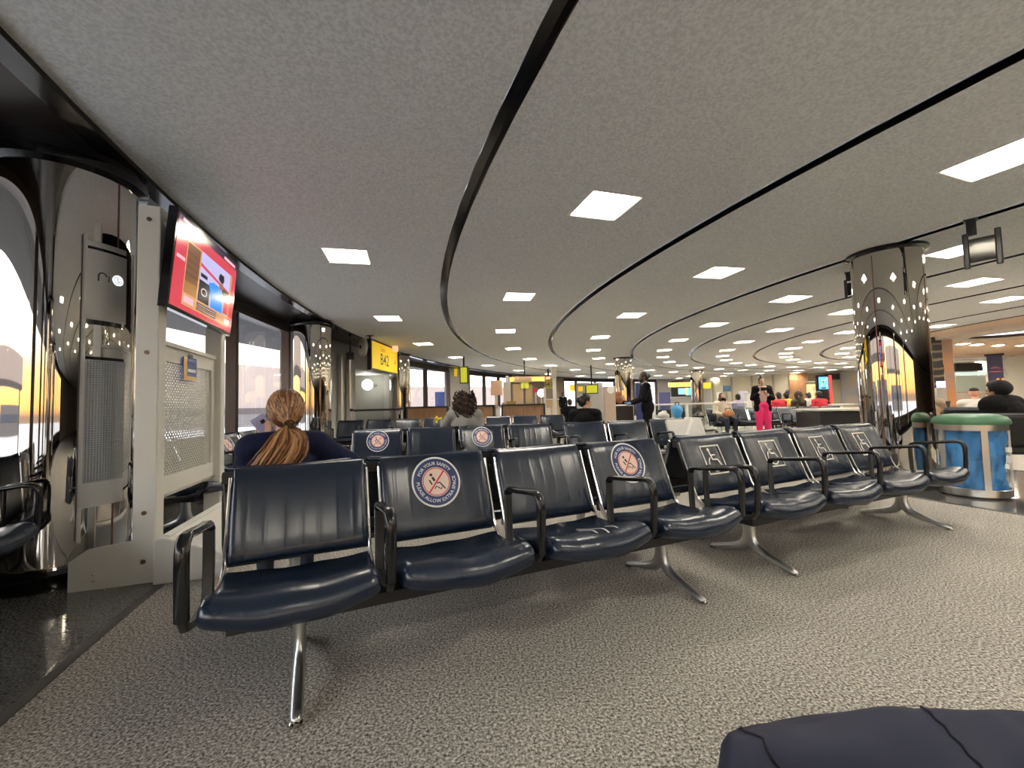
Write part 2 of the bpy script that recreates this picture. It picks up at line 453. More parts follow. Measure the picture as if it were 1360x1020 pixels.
# outer wall --------------------------------------------------------
SILL, HEAD = .40, 2.58
wseg = [(-67, -3.6), (12.5, 20.2), (24.4, 34.0), (46.0, 67.5)]
mb = MB()
for a0, a1 in wseg:
    ring_wall(mb, RWALL - .05, RWALL + .15, a0, a1, .0, SILL - .06)
struct('wall_outer', mb, mat('dado_dark', (.06, .055, .05), .4))
mb = MB()
for a0, a1 in wseg: ring_wall(mb, RWALL - .03, RWALL + .25, a0, a1, HEAD, H + .3)
struct('wall_header', mb, DARKBR)
mb = MB()
for a0, a1 in wseg: ring_wall(mb, RWALL - .12, RWALL + .12, a0, a1, SILL - .06, SILL)
struct('trim_10', mb, BLACKM)
mb = MB()
ring_wall(mb, RWALL - .07, RWALL, -67, -3.6, 0, .14); struct('baseboard_outer', mb, GLOSSBLK)
mb = MB()                                               # solid grey stretches between the windows
ring_wall(mb, RWALL - .05, RWALL + .2, -3.6, 3.8, 0, H + .2)
ring_wall(mb, RWALL - .05, RWALL + .2, 9.3, 12.5, 0, H + .2)
ring_wall(mb, RWALL - .05, RWALL + .2, 3.8, 9.3, 2.12, H + .2)
struct('wall_gate', mb, GREYW)
mb = MB(); ring_wall(mb, RWALL - .05, RWALL + .2, 20.2, 24.4, 0, H + .2); struct('wall_pier', mb, mat('pier_grey', (.52, .52, .48), .6))
mb = MB(); ring_wall(mb, RWALL - .05, RWALL + .2, 34.0, 46.0, 0, H + .2); struct('wall_far_gate', mb, mat('gate_taupe', (.30, .23, .18), .6))
mb = MB(); ring_wall(mb, RWALL - .05, RWALL + .2, 67.5, 92.0, 0, H + .2); struct('wall_far', mb, mat('wall_pale', (.62, .62, .64), .6))
mb = MB(); ring_wall(mb, RWALL - .05, RWALL + .2, 92.0, 293.0, 0, H + .2); struct('wall_rear', mb, mat('wall_beige', (.6, .56, .46), .6))
# alcove of the boarding door
mb = MB()
ring_wall(mb, 27.0, 27.15, 3.0, 10.2, 0, 2.4)
ring_wall(mb, RWALL + .2, 27.0, 3.3, 3.8, 0, 2.4); ring_wall(mb, RWALL + .2, 27.0, 9.3, 9.8, 0, 2.4)
struct('wall_alcove', mb, mat('alcove_grey', (.40, .40, .37), .55))
mb = MB(); ring_wall(mb, RWALL + .15, 27.1, 3.4, 9.7, 2.12, 2.2); struct('ceiling_alcove', mb, WHITE)

# windows: a frame and one tinted pane per bay
wn = [0]
def window(a0, a1, fw=.09, transom=None):
    wn[0] += 1
    f = MB(); da = math.degrees(fw / 2 / RWALL)
    for a in (a0, a1): ring_wall(f, RWALL - .06, RWALL + .08, a - da, a + da, SILL - .02, HEAD + .02)
    ring_wall(f, RWALL - .05, RWALL + .06, a0, a1, SILL - .02, SILL + .05); ring_wall(f, RWALL - .05, RWALL + .06, a0, a1, HEAD - .05, HEAD + .02)
    if transom: ring_wall(f, RWALL - .03, RWALL + .04, a0, a1, transom - .025, transom + .025)
    o = f.build('window_%d' % wn[0], mat('window_bronze', (.10, .072, .06), .35, .5)); o['kind'] = 'structure'
    g = MB(); n = 3
    vs = []
    for i in range(n + 1):
        a = a0 + (a1 - a0) * i / n; vs += [pol(RWALL + .01, a, SILL), pol(RWALL + .01, a, HEAD)]
    g.add(vs, [(2 * i, 2 * i + 1, 2 * i + 3, 2 * i + 2) for i in range(n)])
    g.build('pane', GLASS, o, fix=False)
a = -3.95
while a > -64: window(a - 4.2, a); a -= 4.2
for a0, a1 in ((12.5, 15.7), (15.7, 20.2), (24.4, 27.8), (27.8, 31.0), (31.0, 34.0), (46.0, 49.0), (49.0, 53.5), (53.5, 58.0), (58.0, 62.5), (62.5, 67.5)): window(a0, a1, .12)

# far core walls
def wall_line(name, P, Q, m, z1=H + .05, th=.2):
    P = Vector((P[0], P[1], 0)); Q = Vector((Q[0], Q[1], 0)); d = (Q - P).normalized(); n = Vector((-d.y, d.x, 0)) * th
    if n.dot(P) < 0: n = -n
    b = MB(); up = Vector((0, 0, z1))
    b.add([P, Q, Q + n, P + n, P + up, Q + up, Q + n + up, P + n + up], [(0, 3, 2, 1), (4, 5, 6, 7), (0, 1, 5, 4), (1, 2, 6, 5), (2, 3, 7, 6), (3, 0, 4, 7)])
    return struct(name, b, m)
def pt(px, y): q = at_y(px, 520, y); return (q.x, q.y)
def panel_wall_mat():
    m = mat('far_panelled_beige', (.7, .66, .52), .55); nt = m.node_tree; b = nt.nodes['Principled BSDF']
    tc = nt.nodes.new('ShaderNodeTexCoord'); w = nt.nodes.new('ShaderNodeTexWave'); w.inputs['Scale'].default_value = .32
    r = nt.nodes.new('ShaderNodeValToRGB'); e = r.color_ramp.elements
    e[0].position = .0; e[0].color = (.45, .42, .33, 1); e[1].position = .06; e[1].color = (.76, .71, .56, 1)
    nt.links.new(tc.outputs['Object'], w.inputs['Vector']); nt.links.new(w.outputs['Fac'], r.inputs['Fac']); nt.links.new(r.outputs['Color'], b.inputs['Base Color'])
    return m
wall_line('wall_back', pt(938, 33.5), pt(1050, 29.5), panel_wall_mat())
wall_line('wall_back', pt(1049, 29.4), pt(1074, 29.0), MATS['wood_warm'])
wall_line('wall_back', pt(1074, 30.0), pt(1120, 29.0), mat('wall_cream', (.75, .68, .5), .6))
wall_line('wall_back', pt(1118, 28.6), pt(1236, 25.5), mat('wall_mural', (.40, .42, .48), .6, var=((.62, .50, .38), .45, .42, .58)))
wall_line('wall_right', pt(1236, 25.5), pt(1300, 24.0), mat('wall_counter', (.6, .56, .5), .6))
wall_line('wall_right', pt(1300, 23.0), pt(1500, 14.0), mat('wall_pale_art', (.80, .75, .66), .6, var=((.45, .40, .36), .8, .55, .62)))

# ------------------------------------------------------------------ outside
g = MB(); ring_sector(g, 25.9, 400, -90, 270, -3.2, 96); struct('ground', g, mat('apron', (.22, .215, .215), .8))
g = MB(); ring_sector(g, RWALL + .25, 29.5, -90, 270, 3.05, 120); struct('roof', g, mat('eaves', (.12, .11, .105), .7), fix=False)
def bridge(deg, r, length, label, z0=3.3, z1=5.3):
    P = pol(r, deg); t = thing('boarding_bridge', label, 'boarding bridge', (P.x, P.y, -3.2), R_(90 - deg))
    b = MB(); b.box(-length / 2, length / 2, -1.5, 1.5, z0 + 3.2, z1 + 3.2); b.build('corridor', mat('bridge_mauve', (.24, .19, .17), .6), t)
    b = MB(); b.box(-length / 2 - .05, length / 2 + .05, -1.55, 1.55, z0 + 3.2 - .3, z0 + 3.2 - .001); b.build('chassis', mat('bridge_dark', (.05, .04, .04), .6), t)
    for s in (-.42, .42):
        b = MB(); b.box(s * length - .3, s * length + .3, -.5, .5, 0, z0 + 2.9); b.build('support', MATS['bridge_dark'], t)
bridge(-7.0, 42, 22, 'mauve boarding bridge on supports seen through the windows beside the television')
bridge(-40, 60, 30, 'mauve boarding bridge across the apron behind the camera')
bridge(18, 40, 12, 'mauve boarding bridge outside the windows right of the gate sign', 1.2, 3.6)
bridge(32, 62, 16, 'mauve boarding bridge outside the windows behind the gate desk', 1.2, 3.8)
bridge(57, 52, 24, 'mauve boarding bridge outside the farthest row of windows', 1.0, 3.4)
for dg, r, w, hh, lab in ((-12, 150, 70, 8, 'low grey terminal building on the horizon left of the boarding bridge'), (20, 140, 60, 7.5, 'low grey terminal building on the horizon behind the gate windows'),
                          (50, 150, 80, 8, 'low grey terminal building on the horizon beyond the farthest windows'), (-50, 170, 80, 7, 'low grey terminal building on the horizon behind the camera')):
    P = pol(r, dg); t = thing('terminal_building', lab, 'building', (P.x, P.y, -3.2), R_(90 - dg))
    b = MB(); b.box(-w / 2, w / 2, -8, 8, 0, hh); b.build('block', mat('far_grey', (.10, .09, .09), .8), t)
    b = MB(); b.box(-w / 2 + 2, w / 2 - 2, -8.1, 8.1, hh * .45, hh * .7); b.build('window_band', mat('far_glass', (.05, .06, .08), .2), t)
for px, w_, lab in ((547, .5, 'blue pillar outside the window right of the gate sign'), (588, .8, 'tall blue pillar outside the window beside the grey pier')):
    P = on_ring(px, 520, 30); t = thing('outdoor_pillar', lab, 'pillar', (P.x, P.y, -3.2))
    b = MB(); b.box(-w_ / 2, w_ / 2, -w_ / 2, w_ / 2, 0, 5.1 if px > 560 else 4.2); b.build('shaft', BLUEP, t)
    b = MB(); b.box(-w_ / 2 - .05, w_ / 2 + .05, -w_ / 2 - .05, w_ / 2 + .05, 0, .4); b.build('base', GREYP, t)

W = bpy.data.worlds.new('sky'); SC.world = W; W.use_nodes = True; nt = W.node_tree
bg = nt.nodes['Background']; tc = nt.nodes.new('ShaderNodeTexCoord'); sx = nt.nodes.new('ShaderNodeSeparateXYZ'); r = nt.nodes.new('ShaderNodeValToRGB')
nt.links.new(tc.outputs['Generated'], sx.inputs[0]); nt.links.new(sx.outputs['Z'], r.inputs['Fac'])
e = r.color_ramp.elements
e[0].position = 0; e[0].color = (.30, .20, .14, 1); e[1].position = 1; e[1].color = (1.9, 2.1, 2.5, 1)
for p_, c_ in ((.012, (1.0, .50, .16)), (.07, (1.0, .66, .30)), (.13, (1.3, 1.15, .92)), (.20, (2.0, 2.0, 2.05)), (.45, (2.2, 2.25, 2.4))):
    k = e.new(p_); k.color = (*c_, 1)
r2 = nt.nodes.new('ShaderNodeValToRGB'); nt.links.new(sx.outputs['Z'], r2.inputs['Fac'])
e2 = r2.color_ramp.elements; e2[0].position = 0; e2[0].color = (.45, .47, .50, 1); e2[1].position = 1; e2[1].color = (1.9, 2.1, 2.5, 1)
for p_, c_ in ((.015, (.85, .88, .95)), (.08, (1.3, 1.32, 1.38)), (.22, (2.0, 2.0, 2.08)), (.45, (2.2, 2.25, 2.4))):
    k = e2.new(p_); k.color = (*c_, 1)
mr = nt.nodes.new('ShaderNodeMapRange'); mr.inputs[1].default_value = .88; mr.inputs[2].default_value = .96; nt.links.new(sx.outputs['Y'], mr.inputs[0])
mxw = nt.nodes.new('ShaderNodeMix'); mxw.data_type = 'RGBA'; nt.links.new(mr.outputs[0], mxw.inputs[0]); nt.links.new(r.outputs['Color'], mxw.inputs[6]); nt.links.new(r2.outputs['Color'], mxw.inputs[7])
nt.links.new(mxw.outputs[2], bg.inputs['Color']); bg.inputs['Strength'].default_value = 1.3

# ------------------------------------------------------------------ mirror columns
def column(P, R, label, z1=H, collar=None, lip=True, seams=(200, 320)):
    t = thing('mirror_column', label, 'column', (P.x, P.y, 0))
    top = collar if collar else z1 - .03
    b = MB(); b.lathe([(R, .1), (R, top)], n=96); b.build('shaft', CHROME, t, smooth=True, fix=True)
    b = MB(); b.lathe([(R - .02, 0), (R - .02, .06), (R, .1)], n=64); b.build('plinth', GLOSSBLK, t, smooth=40)
    if lip:
        b = MB(); b.lathe([(R, .085), (R + .045, .09), (R + .06, .11), (R + .045, .135), (R, .14)], n=64); b.build('bumper_ring', GLOSSBLK, t, smooth=50)
    b = MB(); b.lathe([(R, top - .05), (R + .05, top - .03), (R + .055, top), (R + .05, top + .03), (R, top + .05)] if collar else [(R, top - .02), (R + .05, top), (R + .05, z1)], n=64)
    b.build('top_ring', GLOSSBLK, t, smooth=50)
    if collar:
        b = MB(); b.lathe([(R + .01, top + .02), (R + .01, z1 + .01)], n=64); b.build('collar', BLACKM, t, smooth=True)
    b = MB()
    for s in seams:
        a = R_(s); M = Matrix.Rotation(a, 4, 'Z'); b.box(R - .004, R + .002, -.005, .005, .14, top - .05, M)
    b.build('seam', mat('seam_red', (.16, .05, .03), .4), t)
    return t
column(Vector((-2.92, 2.76, 0)), .345, 'large mirror-steel column at the left edge behind the television stand', collar=2.60, seams=(-3, 60))
PB = on_ring(415, 520, 25.2); column(PB, .335, 'mirror-steel column by the window right of the ponytailed woman', collar=2.64)
PC = on_ring(531, 520, 25.2); column(PC, .33, 'slim-looking distant mirror column right of the yellow gate sign')
PR = Vector((4.355, 4.826, 0)) * 1.03; column(PR, .333, 'mirror-steel column beside the blue recycling bin', seams=(207, 296))
PD = at_y(829, 520, 16.3); column(PD, .335, 'distant mirror column behind the woman in the black suit')
PE = at_y(926, 520, 24.5); column(PE, .335, 'farthest mirror column beyond the glass railing')
for dg in (-29.7, -42.4): column(pol(25.2, dg), .335, 'mirror column by the windows behind the camera, %s one' % ('nearer' if dg > -40 else 'farther'))

cam = bpy.data.cameras.new('camera'); co = bpy.data.objects.new('camera', cam); COL.objects.link(co); SC.camera = co
cam.sensor_fit = 'HORIZONTAL'; cam.sensor_width = 36; cam.lens = F_PX / 1360 * 36; cam.clip_start = .02; cam.clip_end = 1000
fwd = Vector((0, math.cos(PITCH), math.sin(PITCH))); up0 = Vector((0, -math.sin(PITCH), math.cos(PITCH))); rt0 = Vector((1, 0, 0))
c, s = math.cos(ROLL), math.sin(ROLL)
rt = rt0 * c + up0 * s; up = up0 * c - rt0 * s           # image axes after the roll
Mx = Matrix((rt, up, -fwd)).transposed().to_4x4(); Mx.translation = Vector((0, 0, EYE)); co.matrix_world = Mx
SC.view_settings.view_transform = 'Standard'; SC.view_settings.look = 'None'; SC.view_settings.gamma = 1.0; SC.view_settings.exposure = 1.72
SC.cycles.max_bounces = 10; SC.cycles.glossy_bounces = 6; SC.cycles.diffuse_bounces = 4; SC.cycles.transparent_max_bounces = 12
SC.cycles.sample_clamp_indirect = 6; SC.cycles.caustics_reflective = False; SC.cycles.caustics_refractive = False
# ================================================================== tandem seating
HW = .266                                 # half width of a seat pad
PITCHS = .6075
SEAT_PROF = [(.440, .384), (.36, .382), (.27, .392), (.18, .414), (.10, .438), (.05, .452), (.01, .456), (-.022, .447), (-.040, .425), (-.040, .400), (-.022, .378), (.03, .362), (.12, .348), (.25, .338), (.36, .336), (.43, .346), (.452, .366)]
SEAMS = [-.78, -.52, -.26, 0, .26, .52, .78]
def seam_dip(s):
    return max(math.exp(-((s - q) / .018) ** 2) for q in SEAMS)
S_COLS = sorted(set([-1, -.985, -.955, -.91] + [.91, .955, .985, 1] + [q + d for q in SEAMS for d in (-.05, -.022, 0, .022, .05)] + [-.65, -.39, -.13, .13, .39, .65]))
def closed_sweep(mb, P, m_, cols):
    """P(s, k) for k in range(m_): closed section swept over the columns, capped by fans"""
    vs = [P(s, k) for s in cols for k in range(m_)]; n = len(cols)
    fs = [(i * m_ + k, i * m_ + (k + 1) % m_, (i + 1) * m_ + (k + 1) % m_, (i + 1) * m_ + k) for i in range(n - 1) for k in range(m_)]
    o = len(vs)
    for base, s in ((0, cols[0]), ((n - 1) * m_, cols[-1])):
        c = sum((vs[base + k] for k in range(m_)), Vector()) / m_; vs.append(c)
        fs += [(base + k, base + (k + 1) % m_, o) for k in range(m_)]; o += 1
    mb.add(vs, fs)
def seat_mesh(seed=0):
    rnd = random.Random(seed); wob = rnd.uniform(-1, 1)
    n = len(SEAT_PROF); cy = .2; cz = .395
    def P(s, k):
        v, z = SEAT_PROF[k]; q = 1 - s * s; edge = max(0, (abs(s) - .9) / .1)
        top = k <= 7; front = max(0, 1 - abs(v + .03) / .10)
        z += -.014 * q * (1 if top else 1.9)
        z -= .010 * front * q
        v -= .034 * front * q
        sh = 1 - .0 * edge
        if edge > 0:
            e = 1 - math.sqrt(max(0, 1 - edge ** 2)); z = z + (cz - .012 - z) * e * .62
            if v < .02: v += e * .02
        d = seam_dip(s) * (1 - edge)
        if top: z -= .0006 * d
        elif v < .02: v += .001 * d
        z += .003 * math.sin(7 * s + 9 * v + 3 * wob) * q
        return Vector((s * HW, v, z))
    mb = MB(); closed_sweep(mb, P, n, S_COLS)
    return mb
def back_surf(s, t, lift=0.0):
    """front face of the back pad; t from the bottom edge to the top edge"""
    q = 1 - s * s
    v = .425 + .150 * t + .018 * (t - .5) ** 2 + .034 * q * (.5 + .5 * t)
    z = .414 + .370 * t - .006 * q * t
    if t > .9: v += .6 * (t - .9) ** 2 * 10 * .12
    nrm = Vector((0, -.92, .39))
    v += -.004 * math.sin(PI * t) * math.cos(PI * s) ** 2
    return Vector((s * HW, v, z)) + nrm * lift
BT = [0, .03, .1, .22, .36, .5, .64, .78, .9, .97, 1.0]
def back_mesh():
    n = len(BT); m_ = 2 * n
    def P(s, k):
        edge = max(0, (abs(s) - .9) / .1); e = 1 - math.sqrt(max(0, 1 - edge ** 2))
        if k < n:
            t = BT[k]; lift = 0
            if t in (0, 1.0): lift = -.018
            elif t in (.03, .97): lift = -.006
        else:
            t = BT[2 * n - 1 - k]; lift = -.042
            if t in (0, 1.0): lift = -.028
            elif t in (.03, .97): lift = -.037
        lift = lift + (-.021 - lift) * e * .8
        if k < n: lift -= .0010 * seam_dip(s) * (1 - edge)
        p = back_surf(s, t, lift)
        if t == 0: p.z -= .006 * (1 - s * s)
        return p
    mb = MB(); closed_sweep(mb, P, m_, S_COLS)
    return mb
def frame_mesh(sg):
    """cast side frame of one seat: L of aluminium along the back edge and under the seat edge"""
    mb = MB(); x = sg * (HW + .0095)
    path = [(x, .578, .735), (x, .545, .64), (x, .487, .50), (x, .462, .44), (x, .440, .395), (x, .395, .362), (x, .30, .345), (x, .20, .345)]
    mb.ribbon(path, .0065, .013)
    return mb
def spreader_mesh(z0, v0):
    mb = MB(); mb.box(-HW - .005, HW + .005, v0, v0 + .03, z0, z0 + .05); return mb
ARM_TOP = [(.335, .585), (.325, .604), (.30, .614), (.22, .620), (.12, .632), (.06, .640), (.025, .640), (.003, .626), (-.006, .600), (-.008, .56), (-.005, .48), (0, .398)]
def arm_mesh():
    mb = MB(); mb.ribbon([(0, v, z) for v, z in ARM_TOP], .0195, .0115, bev=.3)
    return mb
def arm_post():
    mb = MB(); mb.ribbon([(0, .334, .60), (0, .336, .5), (0, .330, .36), (0, .300, .30)], .019, .010)
    mb.ribbon([(0, .002, .40), (0, .03, .365), (0, .12, .34), (0, .31, .33)], .014, .012)
    return mb
def arm_glint():
    mb = MB(); mb.ribbon([(0, .34, .572), (0, .338, .35)], .0195, .0035, bev=.2); return mb
def leg_mesh():
    mb = MB()
    for sg in (-1, 1):
        pts = []; hs = []; ws = []
        for v, z, hh, ww in ((.004, .285, .040, .034), (.006, .22, .034, .026), (.010, .16, .032, .022), (.022, .115, .034, .021), (.055, .082, .030, .022), (.11, .060, .024, .023), (.19, .040, .018, .022), (.255, .024, .014, .020), (.283, .018, .012, .018), (.292, .016, .006, .010)):
            pts.append((0, .287 + sg * v, z)); hs.append(hh); ws.append(ww)
        mb.tube(pts, hs, 14, w=ws, side=(1, 0, 0))
    mb.box(-.045, .045, .235, .34, .268, .292)
    return mb
def glide_mesh():
    mb = MB()
    mb.lathe([(.001, 0), (.020, 0), (.021, .010), (.012, .018), (.001, .020)], (0, 0, 0), n=16)
    return mb
def beam_mesh(n):
    L0, L1 = -.21, PITCHS * (n - 1) + .21
    mb = MB(); mb.box(L0, L1, .10, .325, .284, .325)
    for i in range(n):
        for d in (-.2, .2): mb.box(i * PITCHS + d - .02, i * PITCHS + d + .02, .12, .44, .318, .338)
    return mb

M_SEAT = [seat_mesh(i).mesh('seat_pad', LEATHER) for i in range(3)]
M_BACK = back_mesh().mesh('backrest', LEATHER)
for me in M_SEAT + [M_BACK]:
    bm = bmesh.new(); bm.from_mesh(me); bmesh.ops.recalc_face_normals(bm, faces=bm.faces); bm.to_mesh(me); bm.free()
    me.polygons.foreach_set('use_smooth', [True] * len(me.polygons))
def mk(mb, name, m, smooth=False):
    me = mb.mesh(name, m); bm = bmesh.new(); bm.from_mesh(me); bmesh.ops.recalc_face_normals(bm, faces=bm.faces); bm.to_mesh(me); bm.free()
    if smooth: me.polygons.foreach_set('use_smooth', [True] * len(me.polygons)); me.set_sharp_from_angle(angle=R_(smooth))
    return me
M_FRAME = {s: mk(frame_mesh(s), 'side_frame', ALU, 40) for s in (-1, 1)}
M_SPR = [mk(spreader_mesh(.70, .60), 'spreader', BEAMB), mk(spreader_mesh(.392, .475), 'spreader', BEAMB)]
M_ARM = mk(arm_mesh(), 'armrest', BLACK, 50); M_POST = mk(arm_post(), 'arm_support', mat('support_charcoal', (.045, .044, .042), .35, .5), 40)
M_LEG = mk(leg_mesh(), 'leg', CAST, 60); M_GLIDE = mk(glide_mesh(), 'glide', CHROME, 50)
M_BEAM = {n: mk(beam_mesh(n), 'beam', BEAMB) for n in (2, 3, 4)}
def link(me, name, parent, loc=(0, 0, 0)):
    o = bpy.data.objects.new(name, me); COL.objects.link(o); o.parent = parent; o.location = loc; return o

# stickers -----------------------------------------------------------------
BACKH = .385
ST_WHITE = mat('sticker_white', (.80, .80, .80), .35); ST_NAVY = mat('sticker_navy', (.020, .040, .145), .32)
ST_PINK = mat('sticker_blush', (.85, .66, .57), .35); ST_RED = mat('sticker_red', (.62, .035, .05), .35); ST_BLK = mat('sticker_black', (.012, .012, .016), .4)
ST_CREAM = mat('stencil_cream', (.72, .69, .60), .5)
def safety_sticker(tilt=0):
    mb = MB(); yc = .240
    def S(x, y, l):
        a = R_(tilt); x, y = x * math.cos(a) - y * math.sin(a), x * math.sin(a) + y * math.cos(a)
        return back_surf(max(-1, min(1, x / HW)), (y + yc) / BACKH, .0030 + l)
    L_disc(mb, S, 0, 0, .124, 0, ST_WHITE, 56, 6)
    L_disc(mb, S, 0, 0, .115, .0006, ST_NAVY, 56, 6)
    L_disc(mb, S, 0, 0, .072, .0012, ST_PINK, 48, 4)
    L_disc(mb, S, 0, 0, .069, .0017, ST_RED, 48, 2, .0645)
    # seated figure: head, back, thigh, shin and a chair line
    L_disc(mb, S, -.022, .036, .0075, .0018, ST_BLK, 16, 1)
    L_line(mb, S, [(-.017, .024), (-.008, .004)], .012, .0018, ST_BLK)
    L_line(mb, S, [(-.034, .012), (-.024, -.012)], .0075, .0018, ST_BLK)
    L_line(mb, S, [(.002, -.008), (.016, -.006), (.040, -.040)], .0065, .0018, ST_BLK)
    L_line(mb, S, [(-.014, -.034), (-.004, -.022), (.008, -.030), (.016, -.038)], .005, .0018, ST_BLK)
    L_line(mb, S, [(.018, -.040), (.026, -.028)], .004, .0018, ST_BLK)
    L_line(mb, S, [(-.044, -.050), (.046, .048)], .0075, .0024, ST_RED)
    L_text(mb, S, 'FOR YOUR SAFETY', 0, 0, .0235, .0013, ST_WHITE, (.083, 93, 1))
    L_text(mb, S, 'PLEASE ALLOW EXTRA SPACE', 0, 0, .0235, .0013, ST_WHITE, (.1005, -88, -1))
    return mk(mb, 'safety_sticker', None)
def wheelchair_mark():
    mb = MB(); yc = .205
    def S(x, y, l): return back_surf(x / HW, (y + yc) / BACKH, .0030 + l)
    w, hh = .088, .094
    L_line(mb, S, [(-w, -hh), (w, -hh)], .010, 0, ST_CREAM); L_line(mb, S, [(-w, hh), (w, hh)], .010, 0, ST_CREAM)
    L_line(mb, S, [(-w, -hh - .005), (-w, hh + .005)], .010, 0, ST_CREAM); L_line(mb, S, [(w, -hh - .005), (w, hh + .005)], .010, 0, ST_CREAM)
    L_disc(mb, S, -.022, .068, .012, 0, ST_CREAM, 20, 1)
    L_line(mb, S, [(-.021, .056), (-.014, .0), (.030, .0), (.058, -.058), (.076, -.050)], .0115, 0, ST_CREAM)
    L_line(mb, S, [(-.018, .030), (.026, .030)], .009, 0, ST_CREAM)
    L_line(mb, S, [(-.008 + .049 * math.cos(R_(a)), -.030 + .049 * math.sin(R_(a))) for a in range(118, 356, 8)], .0095, 0, ST_CREAM)
    return mk(mb, 'wheelchair_symbol', None)
M_STK = [safety_sticker(-2), safety_sticker(3)]
M_WCH = wheelchair_mark()

def bench(n, label, loc, deg, group, stickers=(), wheel=(), legs=None, mats=None, arms=True, full=True):
    t = thing('tandem_bench', label, 'airport bench', (loc[0], loc[1], 0), R_(deg), group)
    for i in range(n):
        x = i * PITCHS
        link(M_SEAT[i % 3], 'seat_pad', t, (x, 0, 0))
        b = link(M_BACK, 'backrest', t, (x, 0, 0))
        for k in (0, 1): link(M_SPR[k], 'spreader', t, (x, 0, 0))
        for s in (-1, 1): link(M_FRAME[s], 'side_frame', t, (x, 0, 0))
        if i in stickers: o = link(M_STK[i % 2], 'safety_sticker', b)
        if i in wheel: link(M_WCH, 'wheelchair_symbol', b)
    for i in range(n + 1):
        x = (i - .5) * PITCHS
        a = link(M_ARM, 'armrest', t, (x, 0, 0)); link(M_POST, 'arm_support', a)
    link(M_BEAM[n], 'beam', t)
    for x in (legs or (.0, PITCHS * (n - 1))):
        l = link(M_LEG, 'leg', t, (x, 0, 0)); [link(M_GLIDE, 'glide', l, (0, v, 0)) for v in (.006, .568)]
    return t

def scratch(parent, x, s, v0, v1, w):
    b = MB(); pts = []
    for i in range(13):
        v = v0 + (v1 - v0) * i / 12
        pr = [(q[0], q[1]) for q in SEAT_PROF[:9]]
        z = next(((za + (zb - za) * (v - va) / (vb - va)) for (va, za), (vb, zb) in zip(pr[:-1], pr[1:]) if vb <= v <= va), .45)
        pts.append((x + s * HW + .010 * math.sin(v * 14), v, z - .014 * (1 - s * s) - .010 * (1 - s * s) * max(0, 1 - abs(v + .03) / .1) + .0022))
    b.ribbon(pts, w, .0012); o = b.build('scratch', mat('scratch_white', (.62, .60, .56), .6), parent); o['label'] = 'worn white scratch'; return o
A1 = 24.4
u1 = Vector((math.cos(R_(A1)), math.sin(R_(A1)), 0)); n1 = Vector((-u1.y, u1.x, 0)); O1 = Vector((-.725, 1.419, 0))
def row1(u, v): return O1 + u1 * u + n1 * v
G1 = 'benches of the nearest row'
nb = bench(4, 'nearest navy four-seat bench, stickers on its second and fourth backrests', row1(0, 0), A1, G1, stickers=(1, 3))
for s_, va, vb, w_ in ((-.05, .01, .17, .004), (.16, .0, .26, .0045), (.40, .02, .13, .003)): scratch(nb, 2 * PITCHS, s_, vb, va, w_)
bench(4, 'four-seat bench with a wheelchair symbol on every backrest', row1(2.555, 0), A1, G1, wheel=(0, 1, 2, 3))
# back to back with the first row: facing away
def facing_away(u_right, v): return row1(u_right, v)
bench(4, 'bench with its back to the nearest stickered bench, ponytailed woman sitting on it', row1(1.77, 1.30), A1 + 180, 'benches back to back with the nearest row')
bench(4, 'bench with its back to the wheelchair-symbol bench', row1(4.45, 1.30), A1 + 180, 'benches back to back with the nearest row')
# second row
A2 = 13.0
u2 = Vector((math.cos(R_(A2)), math.sin(R_(A2)), 0)); n2 = Vector((-u2.y, u2.x, 0))
q = at_z(502, 569, .785); O2 = Vector((q.x, q.y, 0)) - n2 * .575
def row2(u, v): return O2 + u2 * u + n2 * v
bench(4, 'second-row bench with stickers on its first and third backrests', row2(0, 0), A2, 'benches of the second row', stickers=(0, 2))
bench(3, 'second-row bench of plain seats behind the fourth seat of the nearest bench', row2(2.56, 0), A2, 'benches of the second row')
bench(4, 'bench back to back with the second row, curly-haired woman sitting on it', row2(1.90, 1.30), A2 + 180, 'benches back to back with the second row')
bench(3, 'bench back to back with the plain second-row bench', row2(3.85, 1.30), A2 + 180, 'benches back to back with the second row')
# third row and beyond
A3 = 5.0
q = at_z(495, 555, .785); O3 = Vector((q.x, 9.0, 0))
bench(4, 'third-row bench in front of the retractable barrier', (O3.x, 8.6), A3, 'benches of the third row')
bench(4, 'third-row bench in front of the brown gate desks', (O3.x + 2.56, 8.82), A3, 'benches of the third row')
# bench along the windows
Pw = pol(24.72, -13.6); 
Pb = on_ring(318, 575, 25.0); Pb = Vector((Pb.x, Pb.y, 0)) + Vector((.99, .14, 0)) * .42 - Vector((-.139, .990, 0)) * 2 * PITCHS
bench(4, 'bench against the windows beyond the television stand, sticker on one backrest', Pb, 98, 'benches along the windows', stickers=(2,))

xe = 3.5 * PITCHS; e0 = Vector((-2.66, 2.385, 0)); dx = Vector((-.292, .956, 0))
bench(4, 'bench end cut by the left picture edge in front of the large mirror column', e0 - dx * xe, 107, 'benches along the windows', stickers=(2,))
